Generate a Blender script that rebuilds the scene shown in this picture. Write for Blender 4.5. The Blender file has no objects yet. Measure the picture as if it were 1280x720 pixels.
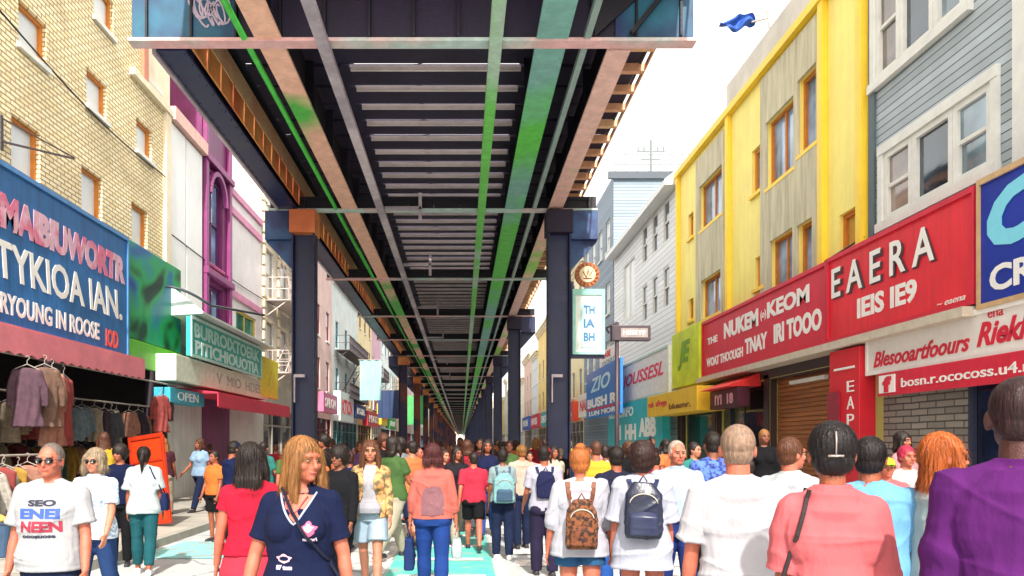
import bpy, math, random
import numpy as np
from mathutils import Vector, Matrix
from mathutils.bvhtree import BVHTree
R = math.radians
SC = bpy.context.scene
COL = SC.collection
CH = 1.65                                     # eye height of the camera

# ------------------------------------------------------------------ camera, light, exposure
cd = bpy.data.cameras.new('camera'); cam = bpy.data.objects.new('camera', cd); COL.objects.link(cam)
cam.location = (0, 0, CH); cam.rotation_euler = (R(90), 0, 0)
cd.sensor_width = 36; cd.lens = 900 / 1280 * 36
cd.shift_x = (640 - 577) / 1280; cd.shift_y = (553 - 360) / 1280
cd.clip_start = 0.05; cd.clip_end = 3000
SC.camera = cam
SUN_EL, SUN_AZ = 44, 175                       # azimuth clockwise from +Y (behind the camera)
w = bpy.data.worlds.new('World'); SC.world = w; w.use_nodes = True
nt = w.node_tree; bg = nt.nodes['Background']
sk = nt.nodes.new('ShaderNodeTexSky'); sk.sky_type = 'NISHITA'; sk.sun_disc = False
sk.sun_elevation = R(SUN_EL); sk.sun_rotation = R(SUN_AZ)
sk.air_density = 0.9; sk.dust_density = 5.0; sk.ozone_density = 0.6
mxs = nt.nodes.new('ShaderNodeMixRGB'); mxs.inputs[0].default_value = .65; mxs.inputs[2].default_value = (8.0, 7.6, 6.8, 1)   # thin bright cloud over the blue
nt.links.new(sk.outputs[0], mxs.inputs[1]); nt.links.new(mxs.outputs[0], bg.inputs[0]); bg.inputs[1].default_value = 0.125
sl = bpy.data.lights.new('sun', 'SUN'); sl.energy = 2.7; sl.angle = R(1.5); sl.color = (1, .95, .86)
so = bpy.data.objects.new('sun', sl); COL.objects.link(so)
sd = Vector((math.sin(R(SUN_AZ)) * math.cos(R(SUN_EL)), math.cos(R(SUN_AZ)) * math.cos(R(SUN_EL)), math.sin(R(SUN_EL))))
so.rotation_euler = (-sd).to_track_quat('-Z', 'Y').to_euler()
so.location = sd * 50
SC.view_settings.view_transform = 'Standard'; SC.view_settings.look = 'None'
SC.view_settings.gamma = 1; SC.view_settings.exposure = 1.45

# ------------------------------------------------------------------ materials
def srgb(h):
    h = h.lstrip('#'); c = [int(h[i:i+2], 16) / 255 for i in (0, 2, 4)]
    return tuple(v / 12.92 if v <= .04045 else ((v + .055) / 1.055) ** 2.4 for v in c)
MATS = {}
def N(nt, typ, **kw):
    n = nt.nodes.new('ShaderNode' + typ)
    for k, v in kw.items(): setattr(n, k, v)
    return n
def newmat(name):
    m = bpy.data.materials.new(name); m.use_nodes = True
    return m, m.node_tree, m.node_tree.nodes['Principled BSDF']
def mat(col, rough=.6, var=.18, scale=6, bump=.0, bscale=40, metal=0, stretch=None, sss=0, name=None, spec=.5, coat=0, rvar=.1, streak=0):
    """plain coloured surface with mottling, roughness variation and bump"""
    key = (col if isinstance(col, str) else tuple(col), rough, var, scale, bump, bscale, metal, str(stretch), sss, spec, coat, streak)
    if key in MATS: return MATS[key]
    c = srgb(col) if isinstance(col, str) else tuple(col)
    m, nt, p = newmat(name or 'paint')
    tc = N(nt, 'TexCoord'); mp = N(nt, 'Mapping')
    nt.links.new(tc.outputs['Object'], mp.inputs['Vector'])
    if stretch: mp.inputs['Scale'].default_value = stretch
    no = N(nt, 'TexNoise'); no.inputs['Scale'].default_value = scale; no.inputs['Detail'].default_value = 6
    no.inputs['Roughness'].default_value = .65
    nt.links.new(mp.outputs[0], no.inputs['Vector'])
    rp = N(nt, 'ValToRGB')
    rp.color_ramp.elements[0].position = .3; rp.color_ramp.elements[1].position = .7
    rp.color_ramp.elements[0].color = tuple(v * (1 - var) for v in c) + (1,)
    rp.color_ramp.elements[1].color = tuple(min(1, v * (1 + var * .7)) for v in c) + (1,)
    nt.links.new(no.outputs['Fac'], rp.inputs[0]); nt.links.new(rp.outputs[0], p.inputs['Base Color'])
    mr = N(nt, 'MapRange'); mr.inputs['To Min'].default_value = max(.02, rough - rvar); mr.inputs['To Max'].default_value = min(1, rough + rvar)
    nt.links.new(no.outputs['Fac'], mr.inputs['Value']); nt.links.new(mr.outputs[0], p.inputs['Roughness'])
    p.inputs['Metallic'].default_value = metal
    p.inputs['Specular IOR Level'].default_value = spec
    if coat: p.inputs['Coat Weight'].default_value = coat
    if sss:
        p.inputs['Subsurface Weight'].default_value = sss; p.inputs['Subsurface Radius'].default_value = (.02, .007, .004)
        p.inputs['Subsurface Scale'].default_value = .5
    if streak:
        m2 = N(nt, 'Mapping'); m2.inputs['Scale'].default_value = (2.2, 2.2, .16); nt.links.new(tc.outputs['Object'], m2.inputs[0])
        n3 = N(nt, 'TexNoise'); n3.inputs['Scale'].default_value = 3; n3.inputs['Detail'].default_value = 8; n3.inputs['Roughness'].default_value = .7; nt.links.new(m2.outputs[0], n3.inputs[0])
        r3 = N(nt, 'ValToRGB'); r3.color_ramp.elements[0].position = .36; r3.color_ramp.elements[1].position = .58
        r3.color_ramp.elements[0].color = (.36, .33, .30, 1); r3.color_ramp.elements[1].color = (1, 1, 1, 1); nt.links.new(n3.outputs['Fac'], r3.inputs[0])
        m3 = N(nt, 'MixRGB', blend_type='MULTIPLY'); m3.inputs[0].default_value = streak
        nt.links.new(rp.outputs[0], m3.inputs[1]); nt.links.new(r3.outputs[0], m3.inputs[2]); nt.links.new(m3.outputs[0], p.inputs['Base Color'])
    if bump:
        n2 = N(nt, 'TexNoise'); n2.inputs['Scale'].default_value = bscale; n2.inputs['Detail'].default_value = 4
        nt.links.new(mp.outputs[0], n2.inputs['Vector'])
        b = N(nt, 'Bump'); b.inputs['Strength'].default_value = bump; b.inputs['Distance'].default_value = .02
        nt.links.new(n2.outputs['Fac'], b.inputs['Height']); nt.links.new(b.outputs[0], p.inputs['Normal'])
    MATS[key] = m
    return m
def yz(nt):
    tc = N(nt, 'TexCoord'); s = N(nt, 'SeparateXYZ'); c = N(nt, 'CombineXYZ')
    nt.links.new(tc.outputs['Object'], s.inputs[0])
    ad = N(nt, 'Math', operation='ADD'); nt.links.new(s.outputs[0], ad.inputs[0]); nt.links.new(s.outputs[1], ad.inputs[1])
    nt.links.new(ad.outputs[0], c.inputs[0]); nt.links.new(s.outputs[2], c.inputs[1])
    return c, s
def brickmat(c1, c2, mortar, bw=.22, bh=.075, ms=.012, bump=.5, wear='#8a7048', wamt=.25):
    m, nt, p = newmat('brick')
    c, s = yz(nt)
    b = N(nt, 'TexBrick'); b.inputs['Scale'].default_value = 1; b.inputs['Brick Width'].default_value = bw
    b.inputs['Row Height'].default_value = bh; b.inputs['Mortar Size'].default_value = ms; b.inputs['Bias'].default_value = -.2
    b.inputs['Color1'].default_value = srgb(c1) + (1,); b.inputs['Color2'].default_value = srgb(c2) + (1,); b.inputs['Mortar'].default_value = srgb(mortar) + (1,)
    nt.links.new(c.outputs[0], b.inputs['Vector'])
    no = N(nt, 'TexNoise'); no.inputs['Scale'].default_value = .7; no.inputs['Detail'].default_value = 8; no.inputs['Roughness'].default_value = .7
    nt.links.new(c.outputs[0], no.inputs['Vector'])
    rp = N(nt, 'ValToRGB'); rp.color_ramp.elements[0].position = .45; rp.color_ramp.elements[1].position = .8
    rp.color_ramp.elements[1].color = (wamt,) * 3 + (1,); rp.color_ramp.elements[0].color = (0, 0, 0, 1)
    nt.links.new(no.outputs['Fac'], rp.inputs[0])
    mx = N(nt, 'MixRGB'); mx.inputs[2].default_value = srgb(wear) + (1,)
    nt.links.new(rp.outputs[0], mx.inputs[0]); nt.links.new(b.outputs['Color'], mx.inputs[1]); nt.links.new(mx.outputs[0], p.inputs['Base Color'])
    p.inputs['Roughness'].default_value = .85
    bp = N(nt, 'Bump'); bp.inputs['Strength'].default_value = bump; bp.inputs['Distance'].default_value = .015; bp.invert = True
    wn_ = N(nt, 'TexNoise'); wn_.inputs['Scale'].default_value = 3; wn_.inputs['Detail'].default_value = 2; nt.links.new(c.outputs[0], wn_.inputs[0]); va = N(nt, 'VectorMath', operation='MULTIPLY_ADD'); va.inputs[1].default_value = (.035, .02, 0); nt.links.new(wn_.outputs['Color'], va.inputs[0]); nt.links.new(c.outputs[0], va.inputs[2]); nt.links.new(va.outputs[0], b.inputs['Vector'])
    nt.links.new(b.outputs['Fac'], bp.inputs['Height']); nt.links.new(bp.outputs[0], p.inputs['Normal'])
    return m
def sidingmat(col, pitch=.14, line='#404a55', var=.2):
    m, nt, p = newmat('siding')
    c, s = yz(nt)
    mu = N(nt, 'Math', operation='DIVIDE'); mu.inputs[1].default_value = pitch; nt.links.new(s.outputs[2], mu.inputs[0])
    fr = N(nt, 'Math', operation='FRACT'); nt.links.new(mu.outputs[0], fr.inputs[0])
    fl = N(nt, 'Math', operation='FLOOR'); nt.links.new(mu.outputs[0], fl.inputs[0])
    wn = N(nt, 'TexWhiteNoise', noise_dimensions='1D'); nt.links.new(fl.outputs[0], wn.inputs['W'])
    no = N(nt, 'TexNoise'); no.inputs['Scale'].default_value = 2.5; no.inputs['Detail'].default_value = 7
    nt.links.new(c.outputs[0], no.inputs['Vector'])
    av = N(nt, 'Math', operation='ADD'); nt.links.new(wn.outputs[0], av.inputs[0]); nt.links.new(no.outputs['Fac'], av.inputs[1])
    k = srgb(col)
    r1 = N(nt, 'ValToRGB'); r1.color_ramp.elements[0].position = .3; r1.color_ramp.elements[1].position = 1
    r1.color_ramp.elements[0].color = tuple(v * (1 - var) for v in k) + (1,); r1.color_ramp.elements[1].color = tuple(min(1, v * (1 + var)) for v in k) + (1,)
    hv = N(nt, 'Math', operation='MULTIPLY'); hv.inputs[1].default_value = .6; nt.links.new(av.outputs[0], hv.inputs[0]); nt.links.new(hv.outputs[0], r1.inputs[0])
    lt = N(nt, 'Math', operation='LESS_THAN'); lt.inputs[1].default_value = .13; nt.links.new(fr.outputs[0], lt.inputs[0])
    mx = N(nt, 'MixRGB'); mx.inputs[2].default_value = srgb(line) + (1,)
    nt.links.new(lt.outputs[0], mx.inputs[0]); nt.links.new(r1.outputs[0], mx.inputs[1]); nt.links.new(mx.outputs[0], p.inputs['Base Color'])
    p.inputs['Roughness'].default_value = .6
    bp = N(nt, 'Bump'); bp.inputs['Strength'].default_value = .9; bp.inputs['Distance'].default_value = .03; bp.invert = True
    nt.links.new(fr.outputs[0], bp.inputs['Height']); nt.links.new(bp.outputs[0], p.inputs['Normal'])
    return m
def glassmat(col, rough=.06, name='glass'):
    m, nt, p = newmat(name)
    tc = N(nt, 'TexCoord'); no = N(nt, 'TexNoise'); no.inputs['Scale'].default_value = .9; no.inputs['Detail'].default_value = 3
    nt.links.new(tc.outputs['Object'], no.inputs['Vector'])
    k = srgb(col); rp = N(nt, 'ValToRGB'); rp.color_ramp.elements[0].position = .4; rp.color_ramp.elements[1].position = .62
    rp.color_ramp.elements[0].color = tuple(v * .45 for v in k) + (1,); rp.color_ramp.elements[1].color = tuple(min(1, v * 1.25) for v in k) + (1,)
    nt.links.new(no.outputs['Fac'], rp.inputs[0]); nt.links.new(rp.outputs[0], p.inputs['Base Color'])
    p.inputs['Roughness'].default_value = rough; p.inputs['IOR'].default_value = 1.9
    b = N(nt, 'Bump'); b.inputs['Strength'].default_value = .12; b.inputs['Distance'].default_value = .05
    nt.links.new(no.outputs['Fac'], b.inputs['Height']); nt.links.new(b.outputs[0], p.inputs['Normal'])
    return m
def twotone(c1, c2, seed=0, scale=.22, rough=.6, lo=.45, hi=.56, yscale=1):
    """two tones in large patches, of old paint and of coloured light painted on the beams, dirt in small ones"""
    m, nt, p = newmat('paint_and_light_patches')
    tc = N(nt, 'TexCoord'); mp = N(nt, 'Mapping'); mp.inputs['Location'].default_value = (seed * 7.3, seed * 3.1, 0); mp.inputs['Scale'].default_value = (1, yscale, 1)
    nt.links.new(tc.outputs['Object'], mp.inputs[0])
    no = N(nt, 'TexNoise'); no.inputs['Scale'].default_value = scale; no.inputs['Detail'].default_value = 5; nt.links.new(mp.outputs[0], no.inputs['Vector'])
    rp = N(nt, 'ValToRGB'); rp.color_ramp.elements[0].position = lo; rp.color_ramp.elements[1].position = hi
    rp.color_ramp.elements[0].color = srgb(c1) + (1,); rp.color_ramp.elements[1].color = srgb(c2) + (1,)
    nt.links.new(no.outputs['Fac'], rp.inputs[0])
    n2 = N(nt, 'TexNoise'); n2.inputs['Scale'].default_value = 5; n2.inputs['Detail'].default_value = 8; n2.inputs['Roughness'].default_value = .75
    nt.links.new(tc.outputs['Object'], n2.inputs['Vector'])
    r2 = N(nt, 'ValToRGB'); r2.color_ramp.elements[0].position = .42; r2.color_ramp.elements[1].position = .62
    r2.color_ramp.elements[0].color = (.42, .36, .33, 1); r2.color_ramp.elements[1].color = (1, 1, 1, 1)
    nt.links.new(n2.outputs['Fac'], r2.inputs[0])
    mx = N(nt, 'MixRGB', blend_type='MULTIPLY'); mx.inputs[0].default_value = .32
    nt.links.new(rp.outputs[0], mx.inputs[1]); nt.links.new(r2.outputs[0], mx.inputs[2]); nt.links.new(mx.outputs[0], p.inputs['Base Color'])
    p.inputs['Roughness'].default_value = rough
    b = N(nt, 'Bump'); b.inputs['Strength'].default_value = .3; b.inputs['Distance'].default_value = .01
    nt.links.new(n2.outputs['Fac'], b.inputs['Height']); nt.links.new(b.outputs[0], p.inputs['Normal'])
    return m

# ------------------------------------------------------------------ mesh builder
class MB:
    def __init__(s): s.v = []; s.f = []
    def piece(s, vs, fs):
        """closed piece, wound outwards"""
        vs = [Vector(v) for v in vs]; c = sum(vs, Vector()) / len(vs); vol = 0
        for f in fs:
            a = vs[f[0]] - c
            for i in range(1, len(f) - 1): vol += a.dot((vs[f[i]] - c).cross(vs[f[i + 1]] - c))
        o = len(s.v); s.v += [tuple(v) for v in vs]
        s.f += [tuple(o + i for i in (f if vol >= 0 else reversed(f))) for f in fs]
        return s
    def quad(s, a, b, c, d):
        o = len(s.v); s.v += [tuple(a), tuple(b), tuple(c), tuple(d)]; s.f.append((o, o+1, o+2, o+3)); return s
    def box(s, x0, x1, y0, y1, z0, z1):
        vs = [(x, y, z) for x in (x0, x1) for y in (y0, y1) for z in (z0, z1)]
        return s.piece(vs, [(0,1,3,2),(4,6,7,5),(0,4,5,1),(2,3,7,6),(0,2,6,4),(1,5,7,3)])
    def bar(s, p0, p1, w, h, up=(0,0,1)):
        """square bar between two points"""
        p0 = Vector(p0); p1 = Vector(p1); t = (p1 - p0).normalized(); u = Vector(up)
        a = t.cross(u)
        if a.length < 1e-4: a = t.cross(Vector((1, 0, 0)))
        a.normalize(); b = a.cross(t).normalized()
        vs = [p + a * i * w / 2 + b * j * h / 2 for p in (p0, p1) for i in (-1, 1) for j in (-1, 1)]
        return s.piece(vs, [(0,1,3,2),(4,6,7,5),(0,4,5,1),(2,3,7,6),(0,2,6,4),(1,5,7,3)])
    def rings(s, rs):
        n = len(rs[0]); vs = [p for r in rs for p in r]; fs = []
        for i in range(len(rs) - 1):
            for j in range(n):
                k = (j + 1) % n; fs.append((i*n+j, i*n+k, (i+1)*n+k, (i+1)*n+j))
        fs.append(tuple(range(n))[::-1]); fs.append(tuple((len(rs)-1)*n + j for j in range(n)))
        return s.piece(vs, fs)
    def tube(s, p0, p1, r0, r1=None, n=12):
        r1 = r0 if r1 is None else r1
        p0 = Vector(p0); p1 = Vector(p1); t = (p1 - p0).normalized()
        a = t.cross(Vector((0, 0, 1)))
        if a.length < 1e-3: a = Vector((1, 0, 0))
        a.normalize(); b = a.cross(t)
        rg = lambda p, r: [p + a * math.cos(2*math.pi*i/n) * r + b * math.sin(2*math.pi*i/n) * r for i in range(n)]
        return s.rings([rg(p0, r0), rg(p1, r1)])
    def path(s, pts, r, n=8):
        pts = [Vector(p) for p in pts]; rs = []; a = None
        for i, p in enumerate(pts):
            t = (pts[min(i+1, len(pts)-1)] - pts[max(i-1, 0)]).normalized()
            if a is None:
                a = t.cross(Vector((0, 0, 1)))
                if a.length < 1e-3: a = Vector((1, 0, 0))
            a = (a - t * a.dot(t)).normalized(); b = a.cross(t)
            rr = r[i] if isinstance(r, (list, tuple)) else r
            rs.append([p + a * math.cos(2*math.pi*k/n) * rr + b * math.sin(2*math.pi*k/n) * rr for k in range(n)])
        return s.rings(rs)
    def ell(s, c, r, M=None, n=14, m=9):
        c = Vector(c); rs = []
        if not hasattr(r, '__len__'): r = (r, r, r)
        for i in range(m):
            ph = math.pi * (i + .35) / (m - .3) - math.pi / 2
            rs.append([Vector((math.cos(ph)*math.cos(2*math.pi*j/n)*r[0], math.cos(ph)*math.sin(2*math.pi*j/n)*r[1], math.sin(ph)*r[2])) for j in range(n)])
        if M is not None: rs = [[M @ q for q in g] for g in rs]
        return s.rings([[c + q for q in g] for g in rs])
    def cap(s, p0, p1, r0, r1, n=12):
        s.tube(p0, p1, r0, r1, n); s.ell(p0, r0, n=n, m=7); s.ell(p1, r1, n=n, m=7); return s
    def loft(s, lv, n=20, pw=2.0):
        """lv: (cx, cy, z, rx, ry) levels"""
        rs = []
        for (cx, cy, z, rx, ry) in lv:
            g = []
            for j in range(n):
                t = 2 * math.pi * j / n; c, q = math.cos(t), math.sin(t)
                g.append(Vector((cx + math.copysign(abs(c) ** (2/pw), c) * rx, cy + math.copysign(abs(q) ** (2/pw), q) * ry, z)))
            rs.append(g)
        return s.rings(rs)
    def mesh(s, name, off=(0, 0, 0)):
        me = bpy.data.meshes.new(name)
        o = off; me.from_pydata([(v[0]-o[0], v[1]-o[1], v[2]-o[2]) for v in s.v], [], s.f); me.update()
        return me
    def build(s, name, m, parent=None, bevel=0, smooth=False):
        """vertices are in world space; the object sits at its thing's base"""
        off = (0, 0, 0)
        if parent is not None:
            q = parent
            while q is not None: off = (off[0]+q.location[0], off[1]+q.location[1], off[2]+q.location[2]); q = q.parent
        me = s.mesh(name, off); ob = bpy.data.objects.new(name, me); COL.objects.link(ob); ob.parent = parent
        me.materials.append(m)
        if bevel:
            b = ob.modifiers.new('bevel', 'BEVEL'); b.width = bevel; b.segments = 2; b.limit_method = 'ANGLE'
        if smooth: me.polygons.foreach_set('use_smooth', [True] * len(me.polygons))
        return ob
def tag(o, label=None, cat=None, group=None, kind=None):
    if label: o['label'] = label
    if cat: o['category'] = cat
    if group: o['group'] = group
    if kind: o['kind'] = kind
    return o
def thing(name, label, cat, loc=(0,0,0), rz=0, group=None):
    o = bpy.data.objects.new(name, None); COL.objects.link(o); o.location = loc; o.rotation_euler = (0, 0, rz)
    o.empty_display_size = .2
    return tag(o, label, cat, group)
def structure(name, mb, m):
    return tag(mb.build(name, m), kind='structure')

# ------------------------------------------------------------------ text as meshes
TX = {}
def text_geo(txt, bold=0., shear=0., ext=.02):
    k = (txt, bold, shear)
    if k not in TX:
        c = bpy.data.curves.new('t', 'FONT'); c.body = txt; c.size = 1; c.offset = bold; c.shear = shear; c.resolution_u = 3
        c.extrude = .0; o = bpy.data.objects.new('t', c); COL.objects.link(o)
        bpy.context.view_layer.update()
        me = bpy.data.meshes.new_from_object(o.evaluated_get(bpy.context.evaluated_depsgraph_get()))
        vs = np.array([v.co[:] for v in me.vertices]); fs = [tuple(p.vertices) for p in me.polygons]
        bpy.data.objects.remove(o); bpy.data.curves.remove(c); bpy.data.meshes.remove(me)
        mn = vs.min(0); mx = vs.max(0); vs = (vs - mn) / np.maximum(mx - mn, 1e-6)
        TX[k] = (vs, fs)
    return TX[k]
def lettering(txt, m, parent, f, bold=.0, shear=0., name='lettering', thick=.009):
    """f(u, v, t) -> world point; u, v in 0..1 over the text's box, t = height off the board"""
    vs, fs = text_geo(txt, bold, shear); mb = MB()
    n = len(vs)
    mb.v = [tuple(f(a, b, thick)) for a, b, _ in vs]; mb.f = list(fs)
    # sides: boundary edges down to the board
    ed = {}
    for p in fs:
        for i in range(len(p)):
            e = (p[i], p[(i+1) % len(p)]); k = (min(e), max(e)); ed[k] = ed.get(k, []) + [e]
    mb.v += [tuple(f(a, b, 0)) for a, b, _ in vs]
    for k, e in ed.items():
        if len(e) == 1: a, b = e[0]; mb.f.append((b, a, a + n, b + n))
    return mb.build(name, m, parent)
# ------------------------------------------------------------------ ground
def groundmat():
    m, nt, p = newmat('worn_asphalt')
    tc = N(nt, 'TexCoord')
    no = N(nt, 'TexNoise'); no.inputs['Scale'].default_value = .5; no.inputs['Detail'].default_value = 9; no.inputs['Roughness'].default_value = .7
    nt.links.new(tc.outputs['Object'], no.inputs['Vector'])
    rp = N(nt, 'ValToRGB'); rp.color_ramp.elements[0].position = .35; rp.color_ramp.elements[1].position = .7
    rp.color_ramp.elements[0].color = srgb('#b4bdc0') + (1,); rp.color_ramp.elements[1].color = srgb('#dcdedd') + (1,)
    nt.links.new(no.outputs['Fac'], rp.inputs[0])
    n2 = N(nt, 'TexNoise'); n2.inputs['Scale'].default_value = 60; n2.inputs['Detail'].default_value = 3
    nt.links.new(tc.outputs['Object'], n2.inputs['Vector'])
    mx = N(nt, 'MixRGB', blend_type='MULTIPLY'); mx.inputs[0].default_value = .5
    nt.links.new(rp.outputs[0], mx.inputs[1]); nt.links.new(n2.outputs['Fac'], mx.inputs[2])
    vo = N(nt, 'TexVoronoi', feature='DISTANCE_TO_EDGE'); vo.inputs['Scale'].default_value = .45; wv = N(nt, 'TexNoise'); wv.inputs['Scale'].default_value = 1.5; wv.inputs['Detail'].default_value = 6
    nt.links.new(tc.outputs['Object'], wv.inputs[0]); va = N(nt, 'VectorMath', operation='MULTIPLY_ADD'); va.inputs[1].default_value = (.9, .9, 0); nt.links.new(wv.outputs['Color'], va.inputs[0]); nt.links.new(tc.outputs['Object'], va.inputs[2]); nt.links.new(va.outputs[0], vo.inputs[0])
    rc = N(nt, 'ValToRGB'); rc.color_ramp.elements[0].position = 0; rc.color_ramp.elements[1].position = .014; rc.color_ramp.elements[0].color = (.22, .22, .23, 1); rc.color_ramp.elements[1].color = (1, 1, 1, 1); nt.links.new(vo.outputs['Distance'], rc.inputs[0])
    m4 = N(nt, 'MixRGB', blend_type='MULTIPLY'); m4.inputs[0].default_value = .8; nt.links.new(mx.outputs[0], m4.inputs[1]); nt.links.new(rc.outputs[0], m4.inputs[2]); nt.links.new(m4.outputs[0], p.inputs['Base Color'])
    p.inputs['Roughness'].default_value = .55
    b = N(nt, 'Bump'); b.inputs['Strength'].default_value = .4; b.inputs['Distance'].default_value = .008
    nt.links.new(n2.outputs['Fac'], b.inputs['Height']); nt.links.new(b.outputs[0], p.inputs['Normal'])
    return m
def wornpaint(col, scale=3, thr=.42):
    m, nt, p = newmat('worn_paint')
    tc = N(nt, 'TexCoord'); no = N(nt, 'TexNoise'); no.inputs['Scale'].default_value = scale; no.inputs['Detail'].default_value = 10; no.inputs['Roughness'].default_value = .75
    nt.links.new(tc.outputs['Object'], no.inputs['Vector'])
    rp = N(nt, 'ValToRGB'); rp.color_ramp.elements[0].position = thr - .05; rp.color_ramp.elements[1].position = thr + .08
    rp.color_ramp.elements[0].color = srgb('#8f9a9c') + (1,); rp.color_ramp.elements[1].color = srgb(col) + (1,)
    nt.links.new(no.outputs['Fac'], rp.inputs[0]); nt.links.new(rp.outputs[0], p.inputs['Base Color']); p.inputs['Roughness'].default_value = .6
    return m
structure('ground', MB().box(-700, 700, -40, 1500, -.5, -.004), mat('#8f8f8a', .8, bump=.2))
structure('road', MB().box(-4.75, 4.75, -20, 420, -.3, 0), groundmat())
MPAVE = brickmat('#b9b4aa', '#a8a59d', '#7d7a74', bw=1.2, bh=1.2, ms=.02, bump=.3, wamt=.15)
def pavemat():
    m, nt, p = newmat('paving')
    tc = N(nt, 'TexCoord'); b = N(nt, 'TexBrick'); b.offset = 0; b.inputs['Scale'].default_value = 1
    b.inputs['Brick Width'].default_value = 1.2; b.inputs['Row Height'].default_value = 1.2; b.inputs['Mortar Size'].default_value = .015
    b.inputs['Color1'].default_value = srgb('#c9c2b5') + (1,); b.inputs['Color2'].default_value = srgb('#b7b1a8') + (1,); b.inputs['Mortar'].default_value = srgb('#77736c') + (1,)
    nt.links.new(tc.outputs['Object'], b.inputs['Vector'])
    no = N(nt, 'TexNoise'); no.inputs['Scale'].default_value = 2; no.inputs['Detail'].default_value = 9; nt.links.new(tc.outputs['Object'], no.inputs['Vector'])
    mx = N(nt, 'MixRGB', blend_type='MULTIPLY'); mx.inputs[0].default_value = .6
    nt.links.new(b.outputs[0], mx.inputs[1]); nt.links.new(no.outputs[0], mx.inputs[2]); nt.links.new(mx.outputs[0], p.inputs['Base Color']); p.inputs['Roughness'].default_value = .7
    return m
PV = pavemat(); KB = mat('#9a988f', .8, .2, 4, .3)
structure('left_pavement', MB().box(-12, -4.9, -20, 420, -.2, .12), PV)
structure('right_pavement', MB().box(4.9, 12, -20, 420, -.2, .12), PV)
structure('left_kerb', MB().box(-4.9, -4.75, -20, 420, -.2, .13), KB)
structure('right_kerb', MB().box(4.75, 4.9, -20, 420, -.2, .13), KB)
mb = MB(); mb.quad((-.95, 5, .004), (.42, 5, .004), (.42, 200, .004), (-.95, 200, .004))
structure('green_lane', mb, wornpaint('#52bdae', 2.2, .43))
mb = MB()
mb.quad((-1.12, 2, .008), (-.98, 2, .008), (-.98, 200, .008), (-1.12, 200, .008)); mb.quad((.45, 2, .008), (.57, 2, .008), (.57, 200, .008), (.45, 200, .008))
for y in np.arange(6.4, 15, 1.05): mb.quad((.75, y, .008), (4.4, y, .008), (4.4, y + .5, .008), (.75, y + .5, .008))
for y in np.arange(7.4, 19, 1.3): mb.quad((-.8, y, .012), (.3, y, .012), (.3, y + .22, .012), (-.8, y + .22, .012))
structure('white_road_markings', mb, wornpaint('#e6ded8', 7, .44))
mb = MB()
for y in np.arange(7, 34, 3.2): mb.quad((-4.6, y, .008), (-2.2, y, .008), (-2.2, y + 1.8, .008), (-4.6, y + 1.8, .008))
structure('pale_teal_road_markings', mb, wornpaint('#7fd0cc', 3, .47))

# ------------------------------------------------------------------ elevated railway
NAVY = mat('#20284e', .45, .3, 1.5, .15, 30, rvar=.15)
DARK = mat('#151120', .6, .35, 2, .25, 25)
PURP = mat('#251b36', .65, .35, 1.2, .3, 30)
PG1 = twotone('#ffc7ae', '#58c24e', 1.2, .16, lo=.5, hi=.56); PG2 = twotone('#7fb8b0', '#62d050', 3.4, .16, lo=.42, hi=.52)  # PG beams: pink and green light put into the beam colour
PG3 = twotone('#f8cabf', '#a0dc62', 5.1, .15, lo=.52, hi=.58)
ORNG = twotone('#f2a05e', '#e07a4a', 2.2, .8); BEIGE = twotone('#ffd0a0', '#f6b890', 6.2, .5)
SILV = twotone('#d6c8d0', '#b0a4b0', 4.2, .6); GPIPE = twotone('#b5d2bd', '#74d45f', 8.7, .2, lo=.42, hi=.5)
RUST = twotone('#8a4a3c', '#3a3456', 2.9, .5)
LIGHTF = twotone('#f0bcbc', '#bdd3cf', 7.1, .35); STRIPE = mat('#dccaca', .6, .2, 2)
BLUEP = twotone('#246c88', '#1b3464', 9.4, .9, lo=.4, hi=.62)
Z6 = lambda z: z + CH
el = thing('elevated_railway', 'elevated steel railway on navy columns, its beams painted pink and green, running over the street', 'elevated railway', (-.7, 8.6, 0))
Y0, Y1 = 8.3, 620
def beam(name, x0, x1, z, web, m, mweb=None, y0=Y0, y1=Y1, fl=.05):
    b = MB().box(x0, x1, y0, y1, Z6(z), Z6(z) + fl).build(name, m, el, bevel=.008)
    xm = (x0 + x1) / 2; wb = MB().box(xm - .012, xm + .012, y0, y1, Z6(z) + fl + .002, Z6(z) + web)
    y = y0 + .4
    while y < min(y1, 60):                      # web stiffeners
        wb.box(x0 + .03, xm - .014, y, y + .02, Z6(z) + fl + .002, Z6(z) + web); wb.box(xm + .014, x1 - .03, y, y + .02, Z6(z) + fl + .002, Z6(z) + web); y += 1.825
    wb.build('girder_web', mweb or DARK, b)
    rv = MB(); y = y0 + .1
    while y < 24:
        for x in (x0 + .05, x1 - .05): rv.ell((x, y, Z6(z) - .002), (.016, .016, .012), n=6, m=4)
        y += .3
    rv.build('rivets', m, b)
    return b
YG = 10.3
beam('outer_girder', -4.37, -3.95, 5.6, 1.05, NAVY, NAVY, y0=YG)
MB().box(-4.43, -4.375, YG, Y1, Z6(5.56), Z6(5.66)).build('cable_conduit', SILV, el)
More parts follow.
